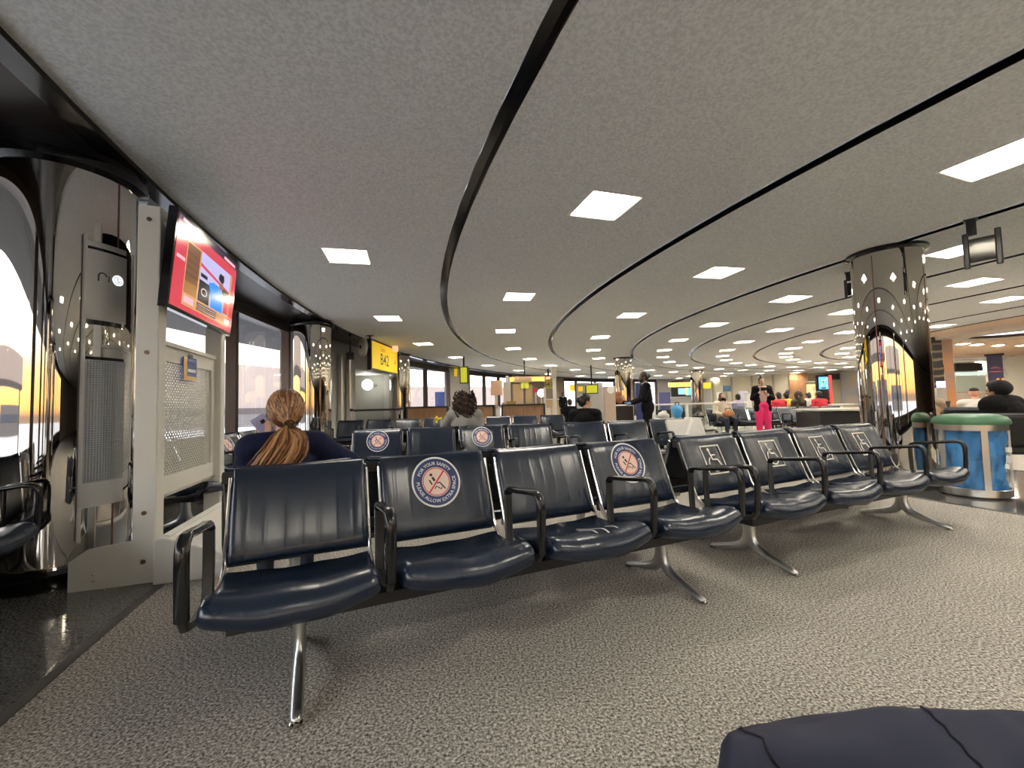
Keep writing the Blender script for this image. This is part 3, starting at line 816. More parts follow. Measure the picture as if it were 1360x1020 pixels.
# ================================================================== television stand, left
SN = (-2.25, 2.60); SRZ = R_(17)
def rotbox(mb, c, s, rx=0, ry=0, rz=0):
    M = Matrix.Translation(c) @ Matrix.Rotation(rz, 4, 'Z') @ Matrix.Rotation(ry, 4, 'Y') @ Matrix.Rotation(rx, 4, 'X')
    return mb.box(-s[0] / 2, s[0] / 2, -s[1] / 2, s[1] / 2, -s[2] / 2, s[2] / 2, M)
st = thing('television_stand', 'grey two-post metal stand with perforated panel below the wall television', 'stand', (*SN, 0), SRZ)
for y0, y1, z1 in ((0, .10, 2.33), (1.06, 1.16, 2.33)):
    b = MB(); b.box(-.06, .06, y0, y1, 0, z1); o = b.build('post', STANDG, st, bevel=.006)
    if y0 == 0:
        for z in (2.24, 1.40, .42, .13):
            b = MB(); b.tube([(.0, -.006, z), (0, .004, z)], .013, 12); b.build('bolt', mat('bolt_brown', (.16, .10, .07), .4, .6), o)
b = MB(); b.box(-.012, .012, .1, .16, .49, 1.47); b.box(-.012, .012, 1.0, 1.06, .49, 1.47); b.box(-.012, .012, .16, 1.0, 1.37, 1.47); b.box(-.012, .012, .16, 1.0, .49, .60)
b.build('panel_frame', STANDG, st)
b = MB(); b.box(-.02, .025, .1, 1.06, .475, .492); b.build('lower_rail', ALU, st)
b = MB(); b.box(-.02, .025, .1, 1.06, 1.472, 1.50); b.build('upper_rail', STANDG, st)
b = MB(); b.add([(0, .155, .595), (0, 1.005, .595), (0, 1.005, 1.375), (0, .155, 1.375)], [(0, 1, 2, 3)])
o = b.build('perforated_sheet', MATS['perforated_metal'], st, fix=False)
uvl = o.data.uv_layers.new(name='UVMap')
for i, (qa, qb) in enumerate([(0, 0), (.85, 0), (.85, .78), (0, .78)]): uvl.data[i].uv = ((qa - qb) * .7071, (qa + qb) * .7071)
b = MB(); b.prism([(-.36, 0), (-.055, 0), (-.055, .26), (-.27, .235), (-.36, .17)], 'y', .0, .012); o = b.build('foot_plate', STANDG, st)
for z in (.05, .09):
    b = MB(); b.ball((-.24, -.002, z), .009); b.build('screw', CHROME, o, smooth=True)
# ramp-like white trough
b = MB(); b.prism([(.07, 0), (.07, .265), (.10, .28), (.14, .275), (.40, .165), (.425, .145), (.43, .11), (.43, 0)], 'y', -.06, .98)
rp = thing('cable_trough', 'white sloping plastic trough on the floor in front of the television stand', 'trough', (*SN, 0), SRZ)
b.build('body', WHITEP, rp, bevel=.012)
b = MB(); b.prism([(.12, .281), (.15, .274), (.15, .279), (.12, .287)], 'y', -.04, .96); b.build('ridge', WHITEP, rp)
b = MB(); b.box(.36, .45, -.075, -.01, .02, .12); b.build('end_clip', WHITEP, rp, bevel=.02)
# television
TVZ = 1.69; TH = .64; TL = 1.15
tv = thing('television', 'flat wall television showing a red news picture, left of the first bench', 'television', (SN[0] + .956 * .12, SN[1] + .292 * .12, 1.68), SRZ)
tl = R_(5)
Mt = Matrix.Rotation(tl, 4, 'Y')
b = MB(); b.box(-.05, .0, -.06, -.06 + TL, 0, TH, Mt); b.build('casing', GLOSSBLK, tv, bevel=.004)
def em(name, c, s=1.0): return mat(name, tuple(q * .2 for q in c), .15, emit=c, es=s, spec=.5)
sc = MB(); k_ = .34
def SS(x, y, l):  # x along 0..1, y up 0..1
    return Mt @ Vector((.0015 + l, -.06 + .025 + x * (TL - .05), .025 + y * (TH - .05)))
L_rect(sc, SS, 0, 1, 0, 1, 0, em('tv_red', (.62, .045, .075), k_))
L_rect(sc, SS, 0, 1, .93, 1, .0006, em('tv_strip', (.03, .02, .06), k_))
L_rect(sc, SS, .05, .24, .945, .985, .001, em('tv_pink', (.9, .45, .5), k_)); L_rect(sc, SS, .72, .95, .945, .985, .001, MATS['tv_pink'])
L_rect(sc, SS, .02, .13, .53, .57, .001, MATS['tv_pink'])
L_rect(sc, SS, .14, .92, .06, .80, .0006, em('tv_tan', (.62, .30, .13), k_))
L_rect(sc, SS, .15, .33, .20, .78, .001, em('tv_brown', (.20, .09, .04), k_))
L_rect(sc, SS, .15, .33, .20, .34, .0014, em('tv_ochre', (.38, .17, .04), k_))
for y in (.42, .5, .58, .66): L_rect(sc, SS, .15, .33, y, y + .02, .0014, em('tv_umber', (.11, .05, .03), k_))
L_rect(sc, SS, .35, .88, .20, .80, .001, em('tv_lavender', (.50, .47, .78), k_))
L_poly(sc, SS, [(.35, .62), (.88, .52), (.88, .55), (.35, .66)], .0014, MATS['tv_red'])
L_rect(sc, SS, .35, .88, .20, .40, .0014, em('tv_grey', (.45, .40, .42), k_))
L_rect(sc, SS, .35, .53, .20, .46, .0018, em('tv_black', (.015, .015, .02), k_))
L_disc(sc, SS, .44, .33, .05, .0020, MATS['tv_grey'], 24, 1, .035)
L_rect(sc, SS, .36, .47, .50, .545, .0018, MATS['tv_black']); L_rect(sc, SS, .74, .88, .44, .54, .0018, MATS['tv_black']); L_rect(sc, SS, .80, .88, .22, .38, .0018, MATS['tv_red'])
L_poly(sc, SS, [(.50, .49), (.58, .53), (.70, .52), (.77, .42), (.78, .20), (.56, .20), (.55, .32)], .0022, em('tv_blue', (.02, .25, .95), k_))
L_poly(sc, SS, [(.68, .50), (.75, .50), (.75, .60), (.68, .58)], .0022, em('tv_face', (.30, .13, .08), k_))
L_disc(sc, SS, .71, .65, .055, .0026, MATS['tv_black'], 24, 1); L_rect(sc, SS, .67, .755, .64, .71, .0026, MATS['tv_black'])
L_rect(sc, SS, .16, .30, .095, .17, .0014, MATS['tv_pink'])
L_rect(sc, SS, .35, .68, .135, .175, .0014, MATS['tv_black']); L_rect(sc, SS, .35, .68, .085, .122, .0014, MATS['tv_black'])
for y in (.148, .097): L_rect(sc, SS, .36, .67, y, y + .012, .0018, MATS['tv_grey'])
L_rect(sc, SS, .84, .95, .09, .16, .0014, MATS['tv_pink'])
sc.build('screen', None, tv, fix=False)
b = MB(); b.box(-.0005, .001, -.05, -.07 + TL, .01, TH - .01, Mt)
for z in (.06, .55):
    for yy in (.03, 1.03):
        b = MB(); q_ = Mt @ Vector((-.05, yy, z)); b.tube([q_, (-.0605, yy + .02, z)] if q_.x > -.055 else [q_, (q_.x - .01, yy + .02, z)], .016, 8); b.build('mount_arm', WHITEP, tv)
# card on the perforated panel
cd = thing('notice_card', 'small blue and orange notice clipped to the top of the perforated panel', 'notice', (SN[0] + .956 * .022 - .292 * .55, SN[1] + .292 * .022 + .956 * .55, 1.26), SRZ)
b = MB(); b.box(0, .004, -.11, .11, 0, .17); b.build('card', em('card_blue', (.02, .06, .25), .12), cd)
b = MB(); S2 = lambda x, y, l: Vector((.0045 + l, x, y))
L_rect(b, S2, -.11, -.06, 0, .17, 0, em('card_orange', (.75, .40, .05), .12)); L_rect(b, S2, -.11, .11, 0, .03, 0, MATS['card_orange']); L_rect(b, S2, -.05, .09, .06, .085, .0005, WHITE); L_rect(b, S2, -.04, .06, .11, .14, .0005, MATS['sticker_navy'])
b.build('print', None, cd, fix=False)
b = MB(); b.box(-.002, .008, -.03, .03, .16, .19); b.build('clip', BLACKM, cd)

# unit on the big column
AC = Vector((-2.92, 2.76, 0)); AR = .372
def cyl_hit(px, py, c, R):
    d = sight(px, py); a = d.x ** 2 + d.y ** 2; b = -(c.x * d.x + c.y * d.y); cc = c.x ** 2 + c.y ** 2 - R * R
    t = (-b - math.sqrt(max(0, b * b - a * cc))) / a; P = d * t + Vector((0, 0, EYE))
    return math.degrees(math.atan2(P.y - c.y, P.x - c.x)), P.z
a0, zt = cyl_hit(116, 322, AC, AR); a1, _ = cyl_hit(169, 330, AC, AR); _, zb = cyl_hit(130, 672, AC, AR)
_, z1 = cyl_hit(130, 425, AC, AR); _, z2 = cyl_hit(130, 478, AC, AR); _, z3 = cyl_hit(130, 640, AC, AR); _, zs = cyl_hit(140, 332, AC, AR)
cu = thing('column_info_unit', 'silver curved speaker unit with perforated grille mounted on the large mirror column', 'speaker unit', (AC.x, AC.y, 0))
def arc_box(mb, r0, r1, a, b_, z0, z1):
    return mb.lathe([(r0, z0), (r1, z0), (r1, z1), (r0, z1), (r0, z0)], n=16, a0=a, a1=b_)
mid = (a0 + a1) / 2
b = MB(); arc_box(b, .35, AR, a0, a1, z1, zs - .015); b.build('silver_cover', mat('satin_silver', (.66, .65, .62), .38, .35), cu, smooth=40)
b = MB(); arc_box(b, .35, AR - .004, a0, a1, zs + .005, zt + .02); b.build('top_cap', MATS['satin_silver'], cu, smooth=40)
for za, zb_g in ((zs - .015, zs + .005), (z1 - .03, z1), (z2, z2 + .02)):
    b = MB(); arc_box(b, .35, AR - .007, a0, a1, za, zb_g); b.build('shadow_gap', GLOSSBLK, cu, smooth=40)
b = MB(); arc_box(b, .35, AR - .010, a0, a1, z2 + .02, z1 - .03); b.build('mirror_band', CHROME, cu, smooth=40)
b = MB(); n = 20; vs = []
for i in range(n + 1):
    a = R_(a0 + (a1 - a0) * i / n)
    for z in (z3, z2): vs.append((AR * math.cos(a), AR * math.sin(a), z))
b.add(vs, [(2 * i, 2 * i + 2, 2 * i + 3, 2 * i + 1) for i in range(n)]); o = b.build('grille', MATS['grille_metal'], cu, smooth=True, fix=False)
uvl = o.data.uv_layers.new(name='UVMap')
for p_ in o.data.polygons:
    for li in p_.loop_indices:
        vi = o.data.loops[li].vertex_index; uvl.data[li].uv = ((vi // 2) / n * AR * R_(a1 - a0), 0 if vi % 2 == 0 else z2 - z3)
b = MB(); arc_box(b, .35, AR + .002, a0, a1, zb, z3); b.build('lower_rim', MATS['satin_silver'], cu, smooth=40)
b = MB(); arc_box(b, .35, AR + .012, a0 - 2.2, a0, zb - .2, zt + .06); b.build('edge_strip', MATS['satin_silver'], cu, smooth=40)
b = MB(); zm = z1 + (zs - z1) * .62
def SC_(x, y, l):
    a = R_(mid) + x / AR; return Vector(((AR + .001 + l) * math.cos(a), (AR + .001 + l) * math.sin(a), zm + y))
INK = mat('print_dark', (.05, .045, .04), .5)
L_line(b, SC_, [(-.035 + .02 * math.cos(R_(q)), .02 * math.sin(R_(q))) for q in range(180, -1, -15)], .008, 0, INK)
L_line(b, SC_, [(-.055, 0), (-.055, -.035)], .008, 0, INK); L_line(b, SC_, [(.0, .01), (-.003, -.03)], .006, 0, INK)
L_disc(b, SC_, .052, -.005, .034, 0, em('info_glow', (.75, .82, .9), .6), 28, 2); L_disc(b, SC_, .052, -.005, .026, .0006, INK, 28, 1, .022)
L_text(b, SC_, '5', .052, -.022, .045, .0008, INK)
b.build('markings', None, cu, fix=False)

# ================================================================== right: bin and ceiling bracket
tc_ = at_z(1291, 661, 0); dr = Vector((tc_.x, tc_.y, 0)).normalized(); BP = Vector((tc_.x, tc_.y, 0)) + dr * .20 + Vector((.02, -.012, 0))
bn = thing('recycling_bin', 'round recycling bin with green domed lid and blue bag beside the mirror column', 'bin', (BP.x, BP.y, 0))
GRN = mat('lid_green', (.045, .155, .075), .42, bump=(20, .1, .003)); BAG = mat('blue_bag', (.06, .27, .66), .28, bump=(9, .9, .03))
b = MB(); b.lathe([(.001, .014), (.255, .014), (.262, .02), (.262, .085), (.255, .09), (.24, .09)], n=48); b.build('base_ring', STEEL, bn, smooth=40)
b = MB(); b.lathe([(.24, .655), (.262, .655), (.262, .72), (.24, .72)], n=48); b.build('upper_ring', STEEL, bn, smooth=40)
b = MB(); b.lathe([(.235, .71), (.280, .715), (.284, .73), (.278, .755), (.255, .785), (.20, .806), (.13, .815), (.115, .812), (.112, .80), (.001, .80)], n=48); b.build('lid', GRN, bn, smooth=50)
for i in range(5):
    a = math.atan2(-BP.y, -BP.x) + R_(-34 + 72 * i) + .95
    b = MB(); M = Matrix.Rotation(a, 4, 'Z'); b.box(.247, .262, -.024, .024, .08, .66, M); b.build('upright', STEEL, bn)
b = MB()
def bagP(u, v):
    a = 2 * PI * u; r = .205 + .018 * math.sin(5 * a + 7 * v) + .012 * math.sin(11 * a - 9 * v) + .02 * v; return Vector((r * math.cos(a), r * math.sin(a), .05 + .63 * v))
b.sheet(bagP, 72, 24); b.build('bag', BAG, bn, smooth=True)
b = MB(); b.lathe([(.253, .09), (.253, .655)], n=48); b.build('clear_wall', GLASS_C, bn, smooth=True, fix=False)
b = MB(); b.tube([(.0, 0, 0), (.0, 0, .014)], .24, 32); b.build('foot', BLACKM, bn)
b = MB(); M = Matrix.Rotation(math.atan2(-BP.y, -BP.x) + 1.05, 4, 'Z'); b.box(.262, .285, -.02, .02, .34, .42, M); b.box(.262, .29, -.025, .025, .45, .50, M); b.build('latch', WHITE, bn, bevel=.006)
# recycling mark on the bag
def SB(x, y, l):
    a = math.atan2(PR.y - BP.y, PR.x - BP.x) - .35 + x / .25; return Vector(((.257 + l) * math.cos(a), (.257 + l) * math.sin(a), .36 + y))
bm_ = MB()
for k in range(3):
    c0 = 90 + 120 * k
    pts = [(.05 * math.cos(R_(c0 + d)), .05 * math.sin(R_(c0 + d))) for d in (-48, -30, 0, 30)]
    L_line(bm_, SB, pts, .02, 0, mat('mark_pale', (.75, .82, .9), .4))
bm_.build('recycling_mark', None, bn, fix=False)

def ceiling_bracket(px, py, label, s=1.0, tilt=0, swing=0):
    P = at_z(px, py, H); t = thing('television_bracket', label, 'bracket', P, math.atan2(P.y, P.x) - PI / 2 + swing)
    b = MB(); b.box(-.05 * s, .05 * s, -.05 * s, .05 * s, -.012, 0); b.build('ceiling_plate', BLACKM, t)
    b = MB(); b.box(-.035 * s, .035 * s, -.02 * s, .02 * s, -.16 * s, -.01); b.build('drop_arm', BLACKM, t, bevel=.006)
    M = Matrix.Translation((.06 * s, -.03 * s, -.30 * s)) @ Matrix.Rotation(R_(-tilt), 4, 'X')
    b = MB(); b.box(-.12 * s, .12 * s, -.008, .008, -.13 * s, .10 * s, M); b.build('back_plate', mat('bracket_gloss', (.012, .011, .010), .10), t, bevel=.004)
    for sx in (-1, 1):
        b = MB(); b.box(sx * .105 * s - .022 * s, sx * .105 * s + .022 * s, -.022, -.004, -.19 * s, .16 * s, M); b.build('vertical_rail', BLACKM, t, bevel=.01)
    return t
ceiling_bracket(1289, 292, 'empty black television bracket hanging from the ceiling right of the mirror column')
ceiling_bracket(1126, 362, 'small black television bracket partly behind the mirror column', .75)

# ================================================================== gate area
def cardbox(px0, px1, py0, py1, y):
    A = at_y(px0, py1, y); B = at_y(px1, py0, y); return A.x, B.x, A.z, B.z
def simple(name, label, cat, parts, group=None):
    """parts: (part name, px0, px1, top py, bottom py, distance, depth, material[, z override])"""
    x0, x1, z0, z1 = cardbox(*parts[0][1:5], parts[0][5]); base = Vector(((x0 + x1) / 2, parts[0][5], 0))
    t = thing(name, label, cat, base, 0, group)
    for p_ in parts:
        x0, x1, z0, z1 = cardbox(*p_[1:5], p_[5])
        if len(p_) > 8: z0 = p_[8]
        b = MB(); b.box(x0 - base.x, x1 - base.x, p_[5] - base.y, p_[5] + p_[6] - base.y, z0, z1); b.build(p_[0], p_[7], t, bevel=min(.008, p_[6] * .2, (x1 - x0) * .2))
    return t
def screen_text(parent, words, loc_px, y, size, material, name='lettering'):
    b = MB(); S = lambda x, yy, l: Vector((x, -.004 - l, yy))
    for w, px, py, sz in words:
        P = at_y(px, py, y) - Vector(parent.location); b2 = lambda x, yy, l, P=P: Vector((P.x + x, P.y - .006, P.z + yy))
        L_text(b, b2, w, 0, 0, sz, 0, material)
    return b.build(name, None, parent, fix=False)

# gate sign B42A
PA = on_ring(494, 470, 24.72); PB_ = on_ring(527, 470, 24.72); dv = (PB_ - PA); dv.z = 0; Ln = dv.length; dv.normalize()
gz = math.atan2(dv.y, dv.x)
gs = thing('gate_sign', 'yellow gate sign reading B42A at the ceiling edge', 'sign', (PA.x, PA.y, 0), gz)
_, zt_ = 0, on_ring(500, 455, 24.72).z; zb_ = on_ring(500, 490, 24.72).z
zt_ = min(zt_, 2.68)
b = MB(); b.box(-.05, Ln + .05, 0, .10, zb_ - .05, zt_ + .04); b.build('frame', BLACKM, gs)
b = MB(); b.box(0, Ln, -.012, .0, zb_, zt_); b.build('face', YELLOW, gs)
b = MB(); SG = lambda x, y, l: Vector((x, -.014 - l, y))
hh = zt_ - zb_
L_text(b, SG, 'Gate', Ln * .38, zb_ + hh * .72, hh * .26, 0, mat('sign_orange', (.55, .25, .02), .5)); L_text(b, SG, 'B42', Ln * .45, zb_ + hh * .20, hh * .62, 0, INK); L_text(b, SG, 'A', Ln * .89, zb_ + hh * .36, hh * .26, 0, INK)
b.build('lettering', None, gs, fix=False)
b = MB(); b.box(Ln * .2, Ln * .25, .02, .08, zt_, H); b.box(Ln * .75, Ln * .8, .02, .08, zt_, H); b.build('hanger', BLACKM, gs)
# fan
def ring_under(px, py, zmax):
    R = 25.4
    while on_ring(px, py, R).z > zmax: R -= .05
    return on_ring(px, py, R)
Pf = ring_under(482, 461, 2.44); fn = thing('hanging_fan', 'round grey fan hanging left of the yellow gate sign', 'fan', Pf, R_(-48))
b = MB(); b.lathe([(.0, -.05), (.10, -.055), (.19, -.04), (.215, 0), (.19, .04), (.10, .055), (0, .05)], n=32); o = b.build('cage', mat('fan_grey', (.50, .47, .41), .4, .2), fn, smooth=30); o.rotation_euler = (PI / 2, 0, 0)
b = MB(); b.ball((0, 0, 0), (.05, .09, .05)); b.build('motor', BLACKM, fn, smooth=True)
for k in range(3):
    b = MB(); rotbox(b, (.08 * math.cos(k * 2.09), -.02, .08 * math.sin(k * 2.09)), (.14, .01, .07), ry=-k * 2.09); b.build('blade', GREYP, fn)
b = MB(); b.tube([(0, .05, 0), (0, .16, .02), (0, .17, .12), (0, .17, H - Pf.z)], .022); b.box(-.07, .07, .10, .24, H - Pf.z - .015, H - Pf.z); b.build('wall_arm', BLACKM, fn)
Ps = ring_under(465, 473, 2.34); sp = thing('hanging_speaker', 'small black wedge-shaped speaker hanging beside the grey fan', 'speaker', Ps, R_(-70))
b = MB(); b.prism([(0, -.09), (.32, -.02), (.32, .06), (0, .09)], 'y', -.09, .09); b.build('casing', BLACKM, sp, bevel=.01); b = MB(); b.box(.0, .03, -.02, .02, .05, H - Ps.z); b.build('mount', BLACKM, sp)
# exit sign, glowing globe added for a bright round reflection in the alcove, bronze door posts
Pe = on_ring(524, 462, 24.6); simple('exit_sign', 'small lit orange exit sign above the gate sign corner', 'sign', [('box', 521, 528, 455, 467, Pe.y, .06, em('exit_glow', (1.0, .40, .22), .45))])
Pg = on_ring(488, 511, 26.25); gl = thing('glow_globe', 'round glowing globe added for a bright reflection on the alcove wall', 'lamp', Pg, 0)
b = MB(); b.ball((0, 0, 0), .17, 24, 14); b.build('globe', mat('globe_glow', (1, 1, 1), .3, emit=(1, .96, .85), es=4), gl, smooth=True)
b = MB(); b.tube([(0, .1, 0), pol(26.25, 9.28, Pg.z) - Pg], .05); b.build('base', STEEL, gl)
for px, lab in ((452, 'silver door post left of the boarding alcove'), (463, 'second silver door post at the left edge of the boarding alcove'), (521, 'silver door post at the right edge of the boarding alcove')):
    P = on_ring(px, 520, RWALL - .12); t = thing('door_post', lab, 'door post', (P.x, P.y, 0), R_(90 - ang_of(P)))
    b = MB(); b.box(-.05, .05, -.05, .05, 0, 2.35); b.build('post', STEEL, t, bevel=.005); b = MB(); b.box(-.06, .06, -.06, .06, 0, .12); b.build('shoe', BLACKM, t)
# retractable barrier
def stanchion(px, y, label, top=540):
    P = at_y(px, 540, y); t = thing('barrier_post', label, 'barrier post', (P.x, y, 0), 0, 'barrier posts by the gate')
    b = MB(); b.lathe([(.001, 0), (.17, 0), (.17, .012), (.05, .03), (.032, .05), (.032, .96), (.04, .965), (.04, 1.03), (.001, 1.03)], n=20); b.build('post', STEEL, t, smooth=30)
    b = MB(); b.tube([(0, 0, .965), (0, 0, 1.02)], .042, 16); b.build('belt_head', BLACKM, t); return t
s1 = stanchion(467, 9.7, 'left post of the black belt barrier in front of the alcove'); s2 = stanchion(534, 10.2, 'right post of the black belt barrier in front of the alcove')
bt = MB(); d = Vector(s2.location) - Vector(s1.location); L_ = d.length
bt.box(.045, L_ - .045, -.004, .004, .955, 1.005)
o = bt.build('barrier_belt', BLACKM); tag(o, 'black webbing belt stretched between the two barrier posts', 'belt'); o.location = s1.location; o.rotation_euler = (0, 0, math.atan2(d.y, d.x))
# desks
PODW = MATS['wood_podium']
for px0, px1, y, lab in ((539, 596, 11.6, 'brown gate desk right of the barrier'), (604.5, 657, 12.0, 'brown gate desk behind the curly-haired woman'), (666, 724.5, 12.4, 'brown gate desk with the clear screen on top')):
    A = at_y(px0, 560, y); B = at_y(px1, 560, y); w = B.x - A.x
    t = thing('gate_desk', lab, 'desk', (A.x, y, 0), 0, 'brown gate desks')
    b = MB(); b.box(.05, w - .05, 0, .05, .08, .99); b.build('front_panel', PODW, t)
    b = MB(); b.box(0, w, -.03, .62, .99, 1.035); b.build('desk_top', BLACKM, t)
    for s_ in (0, w - .05):
        b = MB(); b.box(s_, s_ + .05, 0, .58, 0, .99); b.build('side_panel', BLACKM, t)
    b = MB(); b.box(0, w, .02, .06, 0, .08); b.build('kick_plate', BLACKM, t)
for px, y, top, lab in ((600, 11.5, 541, 'white post between the first two brown gate desks'), (662, 12.0, 541, 'white post between the second and third brown gate desks'), (729, 12.3, 541, 'white post at the right end of the brown gate desks')):
    simple('queue_post', lab, 'post', [('post', px - 2.5, px + 2.5, top, 575, y, .09, WHITE, 0), ('cap', px - 3, px + 3, top - 1, top + 1, y - .01, .11, STEEL)])
# things standing on the desks
simple('clear_screen', 'tall clear plastic screen standing on the third gate desk', 'screen', [('pane', 681, 707, 508, 538, 12.9, .012, GLASS_C, 1.035), ('header', 683, 706, 500, 508, 12.9, .06, mat('buff_card', (.62, .42, .26), .6))])
simple('bottle', 'white pump bottle standing in front of the clear screen', 'bottle', [('body', 669, 678, 507, 540, 12.86, .1, mat('frosted', (.62, .56, .50), .3), 1.035), ('neck', 671.5, 675.5, 499, 507, 12.88, .06, WHITE)])
simple('buff_panel', 'peach notice board behind the third gate desk', 'board', [('board', 652, 667, 505, 525, 13.2, .03, mat('peach_card', (.66, .42, .28), .6)), ('stand', 658, 661, 525, 560, 13.21, .03, STEEL, 0)])
simple('basket', 'tan basket standing on the left end of the third gate desk', 'basket', [('body', 673, 685, 534, 540, 12.45, .22, mat('tan_cane', (.45, .32, .10), .6), 1.035), ('rim', 672.5, 686, 532.5, 534, 12.44, .24, MATS['tan_cane'])])
simple('paper_stack', 'cream folder lying at the left edge of the third gate desk', 'folder', [('cover', 666.5, 672, 536.5, 539, 12.5, .3, mat('cream', (.66, .54, .40), .6), 1.035), ('flap', 667, 671, 534.5, 536.5, 12.6, .2, MATS['cream'])])
simple('desk_phone', 'small white and black device on the second gate desk', 'device', [('body', 607, 613, 528, 540, 12.2, .12, BLACKM, 1.035), ('face', 607.6, 610, 531, 539, 12.19, .02, WHITE)])
# monitors and signs in the back
def monitor(px0, px1, py0, py1, y, label, face, drop=True):
    x0, x1, z0, z1 = cardbox(px0, px1, py0, py1, y); c = Vector(((x0 + x1) / 2, y, 0)); t = thing('gate_monitor', label, 'monitor', c)
    b = MB(); b.box(x0 - c.x - .04, x1 - c.x + .04, .0, .08, z0 - .04, z1 + .04); b.build('casing', BLACKM, t, bevel=.01)
    b = MB(); b.box(x0 - c.x, x1 - c.x, -.006, 0, z0, z1); b.build('screen', face, t)
    if drop:
        b = MB(); b.box(-.03, .03, .02, .06, z1 + .04, H); b.build('drop_pole', BLACKM, t)
    return t
YG = em('screen_lime', (.60, .60, .03), .26)
monitor(612, 620, 488, 508, 14.5, 'lime-yellow monitor hanging beside the grey pier', YG)
monitor(692, 702, 505, 516, 16.5, 'lime-yellow monitor over the third gate desk', YG)
monitor(779, 793, 511.5, 522, 19.0, 'lime-yellow monitor left of the distant mirror column', YG)
simple('yellow_notice', 'yellow notice on the grey pier left of the hanging monitor', 'notice', [('sheet', 602, 607, 488, 500, on_ring(605, 494, RWALL - .1).y - .02, .05, YELLOW), ('holder', 602, 607, 487.3, 488, on_ring(605, 494, RWALL - .1).y - .02, .06, BLACKM)])
simple('header_sign', 'long yellow header sign over the far gate desk', 'sign', [('face', 677, 723, 500, 507, 20.0, .1, em('header_gold', (.85, .55, .12), .5)), ('back', 676, 724, 499.5, 507.5, 20.1, .1, GREYP)])
t = simple('gate_sign', 'small dark yellow gate sign right of the header sign', 'sign', [('face', 722, 734, 505, 516, 20.5, .08, mat('olive_sign', (.40, .32, .05), .5)), ('hanger', 727, 729, 490, 505, 20.52, .04, BLACKM)])
screen_text(t, [('B43', 728, 513.5, .32)], None, 20.5, 1, INK)
simple('exit_sign', 'small lit red exit sign above the dark yellow gate sign', 'sign', [('box', 725, 731, 500, 504, 20.0, .06, MATS['exit_glow'])])
simple('stop_sign', 'small red round sign beside the glowing globe far behind the desks', 'sign', [('disc', 709.5, 714.5, 515.5, 521, 17.5, .02, mat('sign_red', (.60, .02, .06), .5)), ('pole', 711.6, 712.4, 521, 560, 17.5, .02, STEEL, 0)])
Pq = at_y(719, 522, 18.5); gl2 = thing('glow_globe', 'distant round glowing globe lamp behind the gate desks', 'lamp', Pq); b = MB(); b.ball((0, 0, 0), .17, 16, 10); b.build('globe', MATS['globe_glow'], gl2, smooth=True); b = MB(); b.box(-.03, .03, 0, .06, -Pq.z, 0); b.build('pole', STEEL, gl2)
simple('tall_sign_post', 'tall white post with a sign box behind the second row', 'sign post', [('pole', 735.5, 738.5, 500, 560, 13.0, .07, WHITE, 0), ('sign_box', 732.5, 738.8, 487, 503, 12.96, .14, mat('sign_ivory', (.66, .62, .52), .5))])
simple('white_partition_post', 'slim white post left of the tall sign post', 'post', [('post', 722.5, 725, 515, 545, 15.5, .08, WHITE, 0), ('cap', 722, 725.5, 514, 515.5, 15.49, .1, STEEL)])
simple('boarding_counter', 'pale wooden boarding counter left of the man in the dark suit', 'counter', [('front', 727, 742, 531, 545, 15.0, .5, mat('pale_wood', (.52, .37, .20), .5), 0), ('top', 726, 743, 529.5, 531, 14.97, .56, WHITE)])
simple('window_panel', 'grey panel behind the lime monitor left of the distant mirror column', 'panel', [('panel', 766, 800, 508, 526, 24.0, .08, GREYP, 0), ('trim', 765, 801, 507, 508, 23.98, .1, BLACKM)])
for px, lab in ((760, 'orange-yellow sign on the far window left of the grey panel'), (771, 'small yellow sign at the left edge of the grey panel')):
    simple('yellow_sign', lab, 'sign', [('sheet', px - 3, px + 3, 511 if px < 765 else 513, 519 if px < 765 else 520, 23.5, .03, YELLOW), ('frame', px - 3.3, px + 3.3, 510.5 if px < 765 else 512.5, 511 if px < 765 else 513, 23.5, .04, BLACKM)])
# kiosk pillar and desk by the woman in the suit
t = simple('info_pillar', 'slim beige pillar kiosk left of the woman in the black suit', 'kiosk', [('body', 804.5, 817, 513, 575, 8.6, .16, mat('kiosk_beige', (.50, .40, .32), .5), 0), ('base', 803.5, 818, 570, 590, 8.58, .2, STEEL, 0)])
P = at_y(811, 518, 8.6) - Vector(t.location); b = MB(); b.tube([(P.x, P.y - .012, P.z), (P.x, P.y, P.z)], .075, 24); b.build('round_badge', WHITE, t)
simple('service_desk', 'white-topped service desk under the black-suited woman gloves', 'desk', [('top', 816, 842, 537, 539.5, 9.7, .5, WHITE), ('side', 818, 841, 539.5, 575, 9.75, .4, BLACKM, 0)])
simple('blue_banner', 'blue banner stand right behind the black-suited woman', 'banner', [('sheet', 845.5, 853, 508, 560, 17.0, .02, BLUEP, 0), ('foot', 844, 854, 559, 562, 16.9, .2, BLACKM, 0)])
simple('blue_banner', 'blue banner stand left of the far television screens', 'banner', [('sheet', 876, 890, 521, 545, 22.0, .03, mat('banner_violet', (.10, .11, .28), .5), 0), ('foot', 875, 891, 544, 546, 21.9, .2, BLACKM, 0)])
